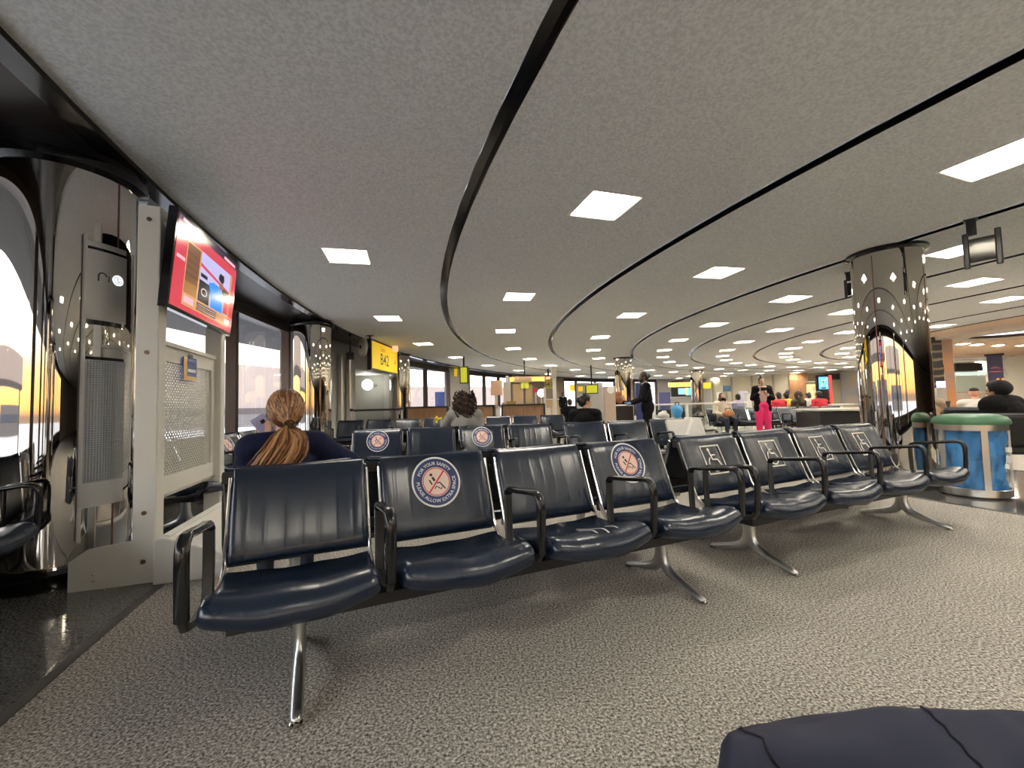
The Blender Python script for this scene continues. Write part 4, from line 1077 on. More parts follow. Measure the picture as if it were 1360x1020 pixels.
# glass railing with white top
A = at_y(868, 534, 12.2); B = at_y(992, 532, 13.2)
gr = thing('glass_railing', 'glass railing with a white top rail behind the second row', 'railing', (A.x, A.y, 0), math.atan2(B.y - A.y, B.x - A.x)); Lr = (Vector((B.x, B.y, 0)) - Vector((A.x, A.y, 0))).length
b = MB(); b.box(0, Lr, -.04, .04, .90, .945); b.build('top_rail', WHITE, gr)
for i in range(3):
    b = MB(); b.box(Lr * i / 3 + .05, Lr * (i + 1) / 3 - .05, -.006, .006, .08, .88); b.build('glass_panel', GLASS_C, gr)
for i in range(4):
    b = MB(); b.box(Lr * i / 3 - .04, Lr * i / 3 + .04, -.03, .03, 0, .9); b.build('post', WHITE, gr)
# bags by the railing
def bag(px0, px1, py0, py1, y, label, m, m2, name='bag', cat='bag'):
    x0, x1, z0, z1 = cardbox(px0, px1, py0, py1, y); w = (x1 - x0) / 2; hgt = (z1 - z0)
    t = thing(name, label, cat, ((x0 + x1) / 2, y, z0))
    b = MB(); b.ball((0, 0, hgt * .5), (w, w * .75, hgt * .5), 20, 14)
    for v in b.v: v += Vector((noise.noise(v * 6), noise.noise(v * 6 + Vector((9, 0, 0))), noise.noise(v * 6 + Vector((0, 9, 0))))) * w * .25; v.z = max(v.z, .002)
    b.build('body', m, t, smooth=True)
    b = MB(); b.tube([(-w * .4, 0, hgt * .9), (-w * .3, 0, hgt * 1.12), (w * .3, 0, hgt * 1.12), (w * .4, 0, hgt * .9)], .015); b.build('handle', m2, t)
    return t
tb = simple('low_table', 'low grey table carrying bags behind the second row', 'table', [('top', 872, 934, 555, 557.5, 11.2, .5, GREYP), ('leg', 876, 879, 557, 600, 11.3, .06, STEEL, 0), ('leg', 927, 930, 557, 600, 11.3, .06, STEEL, 0)])
tz = cardbox(872, 934, 555, 557, 11.2)[3]
def bag_on(px0, px1, py0, lab, m, m2):
    x0, x1, z0, z1 = cardbox(px0, px1, py0, 556, 11.35); t = bag(px0, px1, py0, 556, 11.42, lab, m, m2); t.location.z = tz; return t
bag_on(893, 906, 537, 'bright blue bag on the low grey table', mat('bag_blue', (.06, .30, .62), .5), BLACKM)
bag_on(904, 910, 544, 'small black bag on the low table right of the bright blue bag', BLACKM, BLACKM)
bag_on(874, 890, 547, 'crumpled white plastic bag on the low grey table', mat('plastic_white', (.60, .60, .56), .35), WHITE)
# wrapped white box on the last seat of the second row
P = at_y(925, 572, 5.2); wb = thing('wrapped_box', 'flat white plastic-wrapped parcel standing behind the wheelchair-symbol bench', 'parcel', (P.x, P.y + .1, 0), R_(13))
b = MB(); M = Matrix.Translation((0, .12, .64)) @ Matrix.Rotation(R_(-22), 4, 'X'); b.box(-.27, .24, -.03, .03, -.20, .15, M); b.build('parcel', mat('wrap_white', (.66, .65, .62), .3, bump=(12, .8, .02)), wb, bevel=.02)
b = MB(); M2 = M @ Matrix.Translation((0, -.033, 0)) @ Matrix.Rotation(R_(35), 4, 'Y'); b.box(-.02, .02, -.001, .001, -.17, .17, M2); b.build('tape', WHITE, wb)
b = MB(); b.box(-.25, .22, .02, .26, 0, .45); b.build('carton', mat('carton_white', (.55, .54, .50), .5), wb, bevel=.01)
# yellow bow-like tag
P = at_y(580, 558, 8.99); yt = thing('yellow_tag', 'bright yellow cross-shaped ribbon behind the plain second seat of the second row', 'ribbon', (P.x, P.y, .70))
b = MB(); rotbox(b, (0, 0, .05), (.04, .02, .15)); b.build('upright', mat('ribbon_yellow', (.80, .62, .04), .5), yt); b = MB(); rotbox(b, (.03, 0, .06), (.16, .02, .035), ry=-.25); b.build('crossbar', MATS['ribbon_yellow'], yt)

# ================================================================== far background
simple('wall_display', 'wide dark display with blue and green pictures under the orange header', 'display', [('casing', 892, 919, 514, 527, 27.5, .1, BLACKM), ('left_picture', 901, 911, 515.5, 524, 27.47, .02, em('pic_blue', (.25, .45, .85), .6)), ('middle_picture', 911, 914, 515, 525, 27.47, .02, em('pic_lime', (.55, .75, .15), .6)), ('right_picture', 914, 919, 515, 525, 27.47, .02, em('pic_teal', (.10, .50, .70), .6))])
simple('orange_header', 'orange backlit header over the far counter', 'sign', [('face', 889, 918, 507.5, 514, 27.6, .2, em('header_orange', (.95, .45, .10), .7)), ('hood', 892, 917, 505, 507.5, 27.5, .4, BLACKM)])
simple('far_counter', 'grey counter under the far blue and green display', 'counter', [('front', 890, 935, 528, 545, 26.5, .5, GREYP, 0), ('top', 889, 936, 526.5, 528, 26.45, .6, WHITE)])
simple('advert_column', 'yellow and black advert panel right of the farthest mirror column', 'advert', [('poster', 934, 944, 508, 516, 26.0, .1, em('poster_yellow', (.75, .50, .03), .5)), ('lower_board', 934, 944, 517, 531, 26.0, .1, GREYP, 0)])
for px, py0, py1, y, lab, m in ((955, 521, 532, 24, 'pale poster board right of the yellow advert', WHITE), (987, 519, 532, 22, 'lilac poster board left of the woman in pink trousers', mat('lilac', (.52, .50, .62), .5))):
    simple('poster_board', lab, 'poster', [('sheet', px - (3 if px < 970 else 6), px + (3 if px < 970 else 6), py0, py1, y, .03, m), ('leg', px - .5, px + .5, py1, py1 + 8, y, .03, STEEL, 0)])
simple('stand_sign', 'dark blue sign on a thin pole in front of the beige far wall', 'sign', [('panel', 960.5, 970.5, 512, 520, 21, .03, mat('sign_teal', (.05, .12, .20), .5)), ('pole', 965.2, 966.2, 520, 540, 21, .03, STEEL, 0), ('foot', 962, 969, 540, 541, 20.9, .3, BLACKM, 0)])
simple('white_pillar', 'short white pillar at the right end of the glass railing', 'pillar', [('body', 992.5, 998, 522, 545, 13.3, .16, WHITE, 0), ('cap', 992, 998.5, 521, 522.5, 13.28, .2, STEEL)])
simple('wall_phone', 'small blue wall phone on the beige far wall', 'phone', [('body', 1044, 1048.5, 518, 524, 28.8, .06, mat('phone_blue', (.14, .17, .24), .5)), ('handset', 1044.5, 1046, 519, 523, 28.75, .05, BLACKM)])
t = simple('menu_kiosk', 'tall black menu screen with a blue picture and red edge', 'kiosk', [('casing', 1086.5, 1100.5, 498, 532, 21.0, .12, GLOSSBLK, 0), ('picture', 1088.3, 1099.5, 500.5, 517, 20.97, .02, em('menu_blue', (.10, .45, .75), .7)), ('red_edge', 1101, 1104.5, 498, 533, 21.0, .16, em('edge_red', (.75, .08, .06), .35), 0)])
b = MB(); P0 = at_y(1094, 509, 20.95) - Vector(t.location); Sx = lambda x, y, l: Vector((P0.x + x, P0.y - .004, P0.z + y))
L_line(b, Sx, [(-.17, .26), (.17, -.16)], .05, 0, WHITE); L_line(b, Sx, [(.17, .26), (-.17, -.16)], .05, 0, WHITE); L_rect(b, Sx, -.14, .1, -.27, -.2, 0, INK); b.build('picture_marks', None, t, fix=False)
t = simple('menu_board', 'tall pale yellow menu board left of the black menu screen', 'menu', [('board', 1073.5, 1086, 510, 535, 22.0, .08, em('menu_cream', (.75, .62, .30), .4), 0), ('shelf', 1073, 1086.5, 506, 507.5, 21.95, .3, WHITE)])
b = MB(); P0 = at_y(1082, 519, 22) - Vector(t.location); Sx = lambda x, y, l: Vector((P0.x + x, P0.y - .004, P0.z + y))
L_disc(b, Sx, 0, .12, .09, 0, mat('menu_ink', (.30, .22, .08), .5), 16, 1, .05); L_disc(b, Sx, .05, -.18, .1, 0, MATS['menu_ink'], 16, 1, .06); L_line(b, Sx, [(-.1, -.4), (.1, -.4)], .04, 0, MATS['menu_ink']); b.build('drawings', None, t, fix=False)
simple('shop_box', 'black box high on the wall right of the menu screen', 'box', [('body', 1105, 1115, 496, 504, 28.4, .72, BLACKM), ('lip', 1105, 1115, 503.5, 504.5, 28.35, .1, GREYP)])
simple('dark_counter', 'long black counter with a pale top left of the large mirror column', 'counter', [('body', 1091, 1170, 546, 575, 9.2, .8, BLACKM, 0), ('top', 1089, 1172, 541.5, 546, 9.15, .9, mat('counter_top', (.50, .48, .43), .35))])
simple('far_table', 'grey table edge behind the long black counter', 'table', [('top', 1104, 1150, 536, 539, 12.5, .8, GREYP), ('leg', 1110, 1112, 539, 560, 12.8, .06, STEEL, 0), ('leg', 1145, 1147, 539, 560, 12.8, .06, STEEL, 0)])
# far benches across the aisle
fb = [(938, 1046, 11.9, 'distant bench across the aisle with the woman in the cream coat', 4), (1034, 1110, 11.2, 'distant bench behind the woman in pink trousers', 3)]
for px0, px1, y, lab, n in fb:
    A = at_y(px0, 560, y); bench(n, lab, (A.x + .35, y - .45), 3, 'benches across the aisle', mats=None)
# right: pillars and eating place
def square_pillar(px0, px1, y, label, m, ztop=H):
    A = at_y(px0, 500, y); B = at_y(px1, 500, y); th = math.atan2(A.x, y) - math.atan2(B.x, y); D = math.hypot((A.x + B.x) / 2, y); w = abs(th) * D; az = math.atan2(A.x + B.x, 2 * y)
    D2 = D + w / 2; t = thing('square_pillar', label, 'pillar', (D2 * math.sin(az), D2 * math.cos(az), 0), -az)
    b = MB(); b.box(-w / 2, w / 2, -w / 2, w / 2, .1, ztop - .06); b.build('shaft', m, t); b = MB(); b.box(-w / 2 - .03, w / 2 + .03, -w / 2 - .03, w / 2 + .03, 0, .1); b.build('base', BLACKM, t)
    b = MB(); b.box(-w / 2 - .06, w / 2 + .06, -w / 2 - .06, w / 2 + .06, ztop - .06, ztop); b.build('cap', BLACKM, t); return t
wv = mat('wave_dark', (.035, .028, .022), .3); nt = wv.node_tree; tcn = nt.nodes.new('ShaderNodeTexCoord'); w_ = nt.nodes.new('ShaderNodeTexWave'); w_.bands_direction = 'Z'; w_.inputs['Scale'].default_value = 1.3; w_.inputs['Distortion'].default_value = 5
rr = nt.nodes.new('ShaderNodeValToRGB'); rr.color_ramp.elements[0].position = .7; rr.color_ramp.elements[0].color = (.03, .025, .02, 1); rr.color_ramp.elements[1].color = (.28, .21, .14, 1)
nt.links.new(tcn.outputs['Object'], w_.inputs['Vector']); nt.links.new(w_.outputs['Fac'], rr.inputs['Fac']); nt.links.new(rr.outputs['Color'], nt.nodes['Principled BSDF'].inputs['Base Color'])
square_pillar(1234, 1254, 12.55, 'dark pillar with wavy pale lines right of the large mirror column', wv)
square_pillar(1254.5, 1268, 12.3, 'orange pillar beside the dark wavy pillar', mat('pillar_orange', (.62, .27, .12), .5, var=((.45, .30, .22), 1.5, .45, .6)))
bp_ = square_pillar(1312, 1333, 18.5, 'blue pillar with a sunset picture in the eating place', mat('pillar_blue', (.09, .09, .22), .5))
hw_ = max(v.co.y for v in bp_.children[0].data.vertices); b = MB(); Sx = lambda x, y, l: Vector((x, -hw_ - .012 - l, 1.15 + y))
L_rect(b, Sx, -.28, .25, -.7, .35, 0, em('sunset_red', (.35, .06, .05), .3)); L_rect(b, Sx, -.28, .25, -.7, -.35, .002, em('sunset_orange', (.85, .35, .06), .4)); L_rect(b, Sx, .02, .10, -.6, .5, .004, MATS['sunset_orange']); L_rect(b, Sx, .16, .23, -.6, .5, .004, MATS['sunset_orange'])
L_line(b, Sx, [(-.12, .92), (.0, 1.0), (.14, .92)], .04, .002, MATS['sunset_red']); L_line(b, Sx, [(-.16, .80), (.18, .80)], .05, .002, MATS['sunset_red']); b.build('sunset_picture', None, bp_, fix=False)
simple('serving_counter', 'lit glass serving counter between the orange and blue pillars', 'counter', [('glass_front', 1271, 1309, 499, 521, 18.0, .05, mat('pale_teal', (.42, .52, .47), .25)), ('light_bar', 1270, 1310, 493.5, 499, 17.95, .2, em('bar_glow', (.75, .90, .80), .28)), ('base', 1271, 1309, 521, 545, 18.0, .6, mat('counter_base', (.50, .46, .40), .5), 0)])
simple('menu_canopy', 'black canopy above the lit serving counter', 'canopy', [('hood', 1270, 1305, 482, 493, 18.2, .8, BLACKM), ('edge', 1270, 1305, 481, 482.2, 18.15, .9, GREYP)])
simple('napkin_tower', 'grey tower with a small blue screen beside the mirror column', 'kiosk', [('body', 1246.5, 1257, 515, 548, 9.8, .2, mat('tower_grey', (.42, .39, .34), .5), 0), ('screen', 1247, 1256, 506, 515, 9.8, .06, em('screen_violet', (.5, .5, .95), .7))])
for px, py, lab in ((1278, 456, 'first round downlight of the eating place, next to the orange pillar'), (1298, 457, 'second round downlight of the eating place'), (1326, 458, 'third round downlight of the eating place above the blue pillar'), (1358, 458, 'fourth round downlight of the eating place at the picture edge'), (1300, 480, 'low round downlight in front of the black canopy')):
    P = at_z(px, py, H); t = thing('round_downlight', lab, 'downlight', P, 0, 'round downlights of the eating place')
    b = MB(); b.lathe([(.16, .0), (.20, -.004), (.21, -.02), (.18, -.03), (.15, -.012)], n=20); b.build('rim', WHITE, t, smooth=40)
    b = MB(); b.lathe([(.001, -.03), (.10, -.028), (.155, -.012)], n=20); b.build('lens', mat('downlight_glow', (1, 1, 1), .3, emit=(1, .86, .68), es=90), t, smooth=True)
P = at_z(1352, 438, H); cf = thing('ceiling_dome', 'large round pale dome ring in the peach ceiling', 'ceiling ring', P)
b = MB(); b.lathe([(.9, -.10), (1.0, -.14), (1.6, -.10), (1.62, 0)], n=48); b.build('ring', mat('dome_pale', (.72, .62, .50), .5), cf, smooth=30)
b = MB(); b.lathe([(.001, -.02), (.9, -.02)], n=48); b.build('glow_disc', mat('dome_glow', (.8, .8, .85), .5, emit=(.75, .80, 1.0), es=.6), cf)
# black chairs at the eating place
def lounge(px, y, label, rz=0, z=.72, w=.6, m=None):
    P = at_y(px, 560, y); t = thing('lounge_chair', label, 'chair', (P.x, P.y, 0), rz, 'black chairs of the eating place'); m = m or LEATHER_B
    b = MB(); rotbox(b, (0, -.16, z - .18), (w, .09, .36), rx=.12); b.build('backrest', m, t, bevel=.04)
    b = MB(); b.box(-w / 2, w / 2, -.16, .36, .36, .45); b.build('seat', m, t, bevel=.03)
    for sx in (-1, 1):
        for yy in (-.1, .32):
            b = MB(); b.tube([(sx * (w / 2 - .06), yy, 0), (sx * (w / 2 - .06), yy, .37)], .016); b.build('leg', ALU, t)
    return t
lounge(1281, 6.5, 'dark blue chair back behind the green bin lid', R_(-48), .82, .42)
lounge(1352, 4.6, 'black chair at the right picture edge behind the bin', R_(-35), .80, .6, BLACKM)
lounge(1310, 8.6, 'black chair behind the man in the white shirt', R_(-30), .74)
# ================================================================== people
def remesh(mb, name, material, voxel, parent=None, smooth=4):
    me = mb.mesh('tmp', material); o = bpy.data.objects.new('tmp', me); COL.objects.link(o)
    m = o.modifiers.new('r', 'REMESH'); m.mode = 'VOXEL'; m.voxel_size = voxel; m.use_smooth_shade = True
    s = o.modifiers.new('s', 'SMOOTH'); s.iterations = smooth; s.factor = .5
    dg = bpy.context.evaluated_depsgraph_get(); nm = bpy.data.meshes.new_from_object(o.evaluated_get(dg)); nm.name = name
    bpy.data.objects.remove(o)
    nm.materials.clear(); nm.materials.append(material)
    nm.polygons.foreach_set('use_smooth', [True] * len(nm.polygons))
    r = bpy.data.objects.new(name, nm); COL.objects.link(r); r.parent = parent; return r
V = Vector
def joints(pose, s, lean=0.0, **kw):
    if pose == 'stand':
        J = dict(pelvis=(0, 0, .94), waist=(0, 0, 1.09), chest=(0, .01, 1.26), neck=(0, 0, 1.43), head=(0, .025, 1.575))
        for sg, n in ((-1, 'l'), (1, 'r')):
            J.update({'hip' + n: (sg * .09, 0, .88), 'knee' + n: (sg * .10, .02, .48), 'ank' + n: (sg * .10, -.02, .08), 'toe' + n: (sg * .115, .13, .035),
                      'sh' + n: (sg * .17, 0, 1.375), 'el' + n: (sg * .22, -.02, 1.09), 'wr' + n: (sg * .21, .08, .86)})
    else:
        J = dict(pelvis=(0, 0, .50), waist=(0, -.02, .64), chest=(0, -.01 , .81), neck=(0, 0, .985), head=(0, .035, 1.125))
        for sg, n in ((-1, 'l'), (1, 'r')):
            J.update({'hip' + n: (sg * .09, .03, .48), 'knee' + n: (sg * .12, .43, .49), 'ank' + n: (sg * .12, .41, .08), 'toe' + n: (sg * .13, .56, .035),
                      'sh' + n: (sg * .17, 0, .93), 'el' + n: (sg * .23, .02, .68), 'wr' + n: (sg * .16, .24, .60)})
    J = {k: V(v) for k, v in J.items()}
    piv = J['pelvis'].copy(); M = Matrix.Rotation(-lean, 4, 'X')
    for k in J:
        if k[:2] in ('wa', 'ch', 'ne', 'he', 'sh', 'el', 'wr'): J[k] = M @ (J[k] - piv) + piv
    for k, v in kw.items(): J[k] = V(v)
    return {k: v * s for k, v in J.items()}
def hand(mb, wr, d, s, curl=.5, palm=V((0, 0, -1)), sgn=1):
    """palm with four unequal curled fingers and a thumb from the side of the palm"""
    d = d.normalized(); side = d.cross(palm)
    if side.length < .1: side = d.cross(V((1, 0, 0)))
    side.normalize(); pn = side.cross(d).normalized()
    c = wr + d * .05 * s
    mb.caps(wr, wr + d * .03 * s, .026 * s, .028 * s, 8)
    for k in range(4):
        o = side * ((k - 1.5) * .0195 * s)
        mb.caps(wr + d * .02 * s + o * .6, wr + d * .085 * s + o, .0125 * s, .0115 * s, 8)
        L = (.036, .042, .039, .030)[k] * s; a = wr + d * .09 * s + o; d1 = (d * math.cos(curl) - pn * math.sin(curl)); d2 = (d * math.cos(2 * curl) - pn * math.sin(2 * curl))
        m = a + d1 * L; mb.caps(a, m, .0095 * s, .009 * s, 8); mb.caps(m, m + d2 * L * .75, .0088 * s, .0075 * s, 8)
    t0 = wr + d * .035 * s + side * sgn * .026 * s; t1 = t0 + (d * .6 + side * sgn * .7 - pn * .4).normalized() * .038 * s
    mb.caps(t0, t1, .012 * s, .0105 * s, 8); mb.caps(t1, t1 + (d * .9 + side * sgn * .2 - pn * .3).normalized() * .028 * s, .010 * s, .0085 * s, 8)
def person(label, loc, rz, pose, s=1.0, skin=SKIN, top=BLACKM, legs=BLACKM, shoes=BLACKM, hair=HAIR_B, style='short', mask=None, turn=0.0, nod=0.0, lean=0.0, vox=.012, gloves=None, legfat=.011, coat=.016, hem=None, J=None, collar=None, name='person'):
    t = thing(name, label, 'person', loc, rz); J = joints(pose, s, lean, **(J or {}))
    b = MB()
    H0 = J['head']; HM = Matrix.Translation(H0) @ Matrix.Rotation(turn, 4, 'Z') @ Matrix.Rotation(nod, 4, 'X')
    def hp(x, y, z): return HM @ V((x * s, y * s, z * s))
    def hb(mb, c, r, n=14, m=10): mb.ball((0, 0, 0), tuple(q * s for q in r), n, m, HM @ Matrix.Translation(V(c) * s))
    hb(b, (0, -.012, .028), (.076, .092, .092)); hb(b, (0, .025, -.035), (.058, .066, .075)); hb(b, (0, .055, -.085), (.028, .026, .024))
    b.caps(hp(0, .085, .012), hp(0, .104, -.022), .010 * s, .014 * s, 8)                       # nose
    for sg in (-1, 1):
        hb(b, (sg * .076, -.008, -.008), (.010, .020, .032), 8, 6); hb(b, (sg * .030, .070, .026), (.022, .016, .009), 8, 6)
    b.caps(hp(-.02, .084, -.055), hp(.02, .084, -.055), .007 * s, .007 * s, 8)
    b.caps(J['neck'] - V((0, 0, .05)) * s, H0 + V((0, -.01, -.06)) * s, .056 * s, .050 * s)
    def torso(mb, g, low=True):
        ch, wa, pe = J['chest'], J['waist'], J['pelvis']
        for c, r in ((ch, (.165, .105, .15)), ((ch + wa) / 2, (.150, .105, .13)), (wa, (.138, .105, .13)), (pe, (.160, .12, .12)))[:4 if low else 3]:
            mb.ball(c, tuple(q * s + g for q in r), 16, 10)
        for n in 'lr': mb.caps(J['neck'] * .75 + ch * .25, J['sh' + n], .06 * s + g, .062 * s + g)
    def arm(mb, n, g, stop=1.0):
        mb.caps(J['sh' + n], J['el' + n], .056 * s + g, .042 * s + g); e = J['el' + n]; w = J['wr' + n]; mb.caps(e, e + (w - e) * stop, .041 * s + g, .027 * s + g)
    def leg(mb, n, g, stop=1.0):
        mb.caps(J['hip' + n], J['knee' + n], .085 * s + g, .057 * s + g); k = J['knee' + n]; a = J['ank' + n]; mb.caps(k, k + (a - k) * stop, .056 * s + g, .038 * s + g)
    torso(b, 0)
    for n in 'lr':
        arm(b, n, 0); leg(b, n, 0); b.caps(J['ank' + n] - V((0, .02, .03)) * s, J['toe' + n], .042 * s, .030 * s)
    for n, sg in (('l', 1), ('r', -1)): hand(b, J['wr' + n], J['wr' + n] - J['el' + n], s, sgn=sg)
    body = remesh(b, 'body', skin, min(vox, .0085), t, 3)
    b = MB(); torso(b, coat, pose == 'sit' or bool(hem))
    for n in 'lr': arm(b, n, coat * .8, .93)
    if hem:                                                                                     # jacket skirt
        pe = J['pelvis']; b.ball(pe + V((0, 0, -.04)) * s, tuple(q * s for q in (.19, .145, hem)), 16, 10)
    o = remesh(b, 'jacket' if hem else 'top', top, vox, t, 5)
    b = MB(); b.ball(J['pelvis'], tuple(q * s + .010 for q in (.158, .12, .115)), 14, 9)
    for n in 'lr': leg(b, n, legfat, .97)
    remesh(b, 'trousers', legs, vox, t, 4)
    for n in 'lr':
        b = MB(); a = J['ank' + n]; to = J['toe' + n]; b.caps(a - V((0, .03, .025)) * s, to + V((0, .01, 0)), .047 * s, .036 * s); b.caps(V((a.x, a.y - .04 * s, .022)), V((to.x, to.y, .022)), .026, .024)
        for v in b.v: v.z = max(v.z, .001)
        remesh(b, 'shoe', shoes, .012, t, 2)
    hbm = MB()
    if style != 'bald':
        if style == 'cap': hb(hbm, (0, -.03, .075), (.070, .080, .055), 18, 12)
        else: hb(hbm, (0, -.022, .040), (.086, .096, .096), 18, 12); hb(hbm, (0, -.055, -.01), (.078, .062, .085), 14, 10)
        if style == 'bun': hb(hbm, (0, -.05, .150), (.042, .042, .036)); hb(hbm, (0, -.04, .125), (.05, .05, .02))
        if style == 'lowbun': hb(hbm, (0, -.125, .0), (.048, .045, .045))
        if style == 'long':
            hb(hbm, (0, -.075, -.10), (.095, .06, .14)); hb(hbm, (-.07, -.02, -.08), (.035, .06, .12)); hb(hbm, (.07, -.02, -.08), (.035, .06, .12))
        if style == 'hood':
            hb(hbm, (0, -.04, .02), (.115, .125, .135)); hbm.caps(hp(0, -.06, -.08), hp(0, -.08, -.24), .11 * s, .15 * s)
        if style == 'beanie': hb(hbm, (0, -.035, .055), (.112, .125, .098)); hb(hbm, (0, -.09, .03), (.098, .080, .092))
        
        nmz = {'hood': 'hood', 'beanie': 'beanie', 'cap': 'cap'}.get(style, 'hair')
        # keep the face free
        inv = HM.inverted()
        if style != 'hood':
            for v in hbm.v:
                l = inv @ v
                if l.y > .045 * s and l.z < .075 * s: v += (HM.to_3x3() @ V((0, -(l.y - .03 * s), 0))) * .9
        remesh(hbm, nmz, hair, .010, t, 2)
    e = MB()
    for sg in (-1, 1): hb(e, (sg * .030, .081, .012), (.012, .007, .006), 8, 6)
    e.build('eyes', mat('eye_dark', (.03, .02, .02), .3), t, smooth=True)
    if mask is not None:
        mk_ = MB(); hb(mk_, (0, .052, -.052), (.064, .058, .048)); mk_.build('face_mask', mask, t, smooth=True)
    if gloves is not None:
        for n, sg in (('l', 1), ('r', -1)):
            g = MB(); d = J['wr' + n] - J['el' + n]; hand(g, J['wr' + n] - d.normalized() * .03 * s, d, s * 1.16, sgn=sg); remesh(g, 'glove', gloves, .0085, t, 1)
    if collar is not None:
        g = MB(); g.caps(J['neck'] + V((0, .012, -.045)) * s, J['neck'] + V((0, .01, .005)) * s, .072 * s, .062 * s); g.build('collar', collar, t, smooth=True)
    return t, J, HM

NAVYJ = mat('jacket_navy', (.010, .014, .045), .8, bump=(14, .5, .02), spec=.2)
BLK = mat('cloth_black', (.006, .006, .007), .85, bump=(16, .4, .015), spec=.15); WHT = mat('cloth_white', (.62, .57, .53), .8); GRYS = mat('sweater_grey', (.30, .30, .29), .9, bump=(25, .4, .01))
JEAN = mat('jeans_dark', (.025, .032, .05), .8); PINK = mat('trousers_pink', (.72, .02, .14), .7, bump=(12, .4, .02)); CREAM = mat('coat_cream', (.62, .54, .42), .8, bump=(14, .5, .02))

# ---- ponytailed woman behind the first seat
pw = row1(-.095, .955)
PWJ = dict(ell=(-.22, .08, .74), wrl=(-.135, .20, .945), elr=(.37, .04, .80), wrr=(.36, .26, .74))
t, J, HM = person('woman with a ginger ponytail and navy jacket seen from behind, holding a phone', (pw.x, pw.y, 0), R_(A1 + 3), 'sit', .89, SKIN, NAVYJ, JEAN, hair=HAIR_B, style='bald', lean=.04, nod=-.12, turn=R_(8), vox=.010, J=PWJ, coat=.026)
HAIRG = mat('hair_ginger', (.36, .165, .06), .38, bump=(5, .0, .0), var=((.13, .055, .02), 26, .40, .62))
HAIRS = [HAIRG, mat('hair_copper', (.42, .20, .075), .33), mat('hair_auburn_dark', (.16, .065, .022), .38), mat('hair_honey', (.52, .29, .13), .32)]
hm = MB(); hm.m(HAIRS[2]); s_ = .985
def hq(x, y, z): return HM @ (V((x, y, z)) * s_)
hm.ball((0, 0, 0), (.087, .104, .100), 24, 16, HM @ Matrix.Translation((0, -.020, .036)))
hm.ball((0, 0, 0), (.076, .066, .074), 20, 12, HM @ Matrix.Translation((0, -.048, -.008)))
tie = (.0, -.135, -.075)
rnd = random.Random(3)
for k in range(260):                                   # combed strands running to the tie
    a = rnd.uniform(-PI * .98, PI * .98); el = rnd.uniform(-.55, 1.2)
    r = (.0895, .1065, .1025)
    p0 = V((math.sin(a) * math.cos(el) * r[0], math.cos(a) * math.cos(el) * r[1] - .020, math.sin(el) * r[2] + .036))
    if p0.y > .055 and p0.z < .09: continue
    pts = []
    for i in range(8):
        u = i / 7; q = p0.lerp(V(tie) + V((rnd.uniform(-.006, .006), 0, rnd.uniform(-.008, .008))), u)
        c = V((0, -.022, .034)); d = q - c
        need = 1 / math.sqrt((d.x / r[0]) ** 2 + (d.y / r[1]) ** 2 + (d.z / r[2]) ** 2) if d.length > 0 else 1
        if need > 1 and u < .86: d = d * (1 + (need - 1) * (1 if u < .6 else (.86 - u) / .26)); q = c + d
        pts.append(hq(*q))
    hm.m(HAIRS[k % 4]); hm.tube(pts, [.0045, .0058, .006, .006, .0058, .0052, .0045, .004], 6)
hm.build('hair', HAIRG, t, smooth=True)
pt_ = MB()
for k in range(130):                                     # the tail
    a = rnd.uniform(0, 2 * PI); sp = rnd.uniform(.2, 1.0); L = rnd.uniform(.17, .235); pts = []
    for i in range(9):
        u = i / 8; w = .014 + .088 * math.sin(min(1, u * 1.15) * PI * .60) * sp
        pts.append(hq(tie[0] + math.cos(a) * w * 1.1 - .075 * u * u - .01 * u + .010 * math.sin(6 * u + a), tie[1] - .022 - .02 * math.sin(PI * u) + math.sin(a) * w * .45, tie[2] - .01 - L * u + .008 * math.sin(9 * u + 2 * a)))
    pt_.m(HAIRS[k % 4]); pt_.tube(pts, [.004, .0055, .0065, .0068, .0065, .006, .005, .0035, .0015], 6)
pt_.build('ponytail', HAIRG, t, smooth=True)
b = MB(); b.lathe([(.018, -.014), (.028, -.010), (.030, 0), (.028, .010), (.018, .014)], n=20)
M = HM @ Matrix.Translation(V(tie) * s_ + V((0, -.012, 0))) @ Matrix.Rotation(R_(60), 4, 'X')
b.v = [M @ q for q in b.v]; b.build('hair_tie', mat('tie_black', (.02, .015, .012), .6), t, smooth=True)
ph = Matrix.Translation(V((pw.x, pw.y, 0))) @ Matrix.Rotation(R_(A1 + 3), 4, 'Z')
hp_ = ph @ (J['wrl'] + V((.015, .045, .085)))
pn_ = thing('phone', 'lilac phone held up by the ponytailed woman', 'phone', hp_, R_(A1 + 20))
b = MB(); rotbox(b, (0, 0, 0), (.078, .009, .15), rx=-.25, ry=-.55); b.build('phone_case', mat('phone_lilac', (.45, .45, .72), .3), pn_, bevel=.004)
b = MB(); rotbox(b, (-.012, -.0055, .035), (.022, .003, .022), rx=-.25, ry=-.55); b.build('camera_bump', BLACKM, pn_)

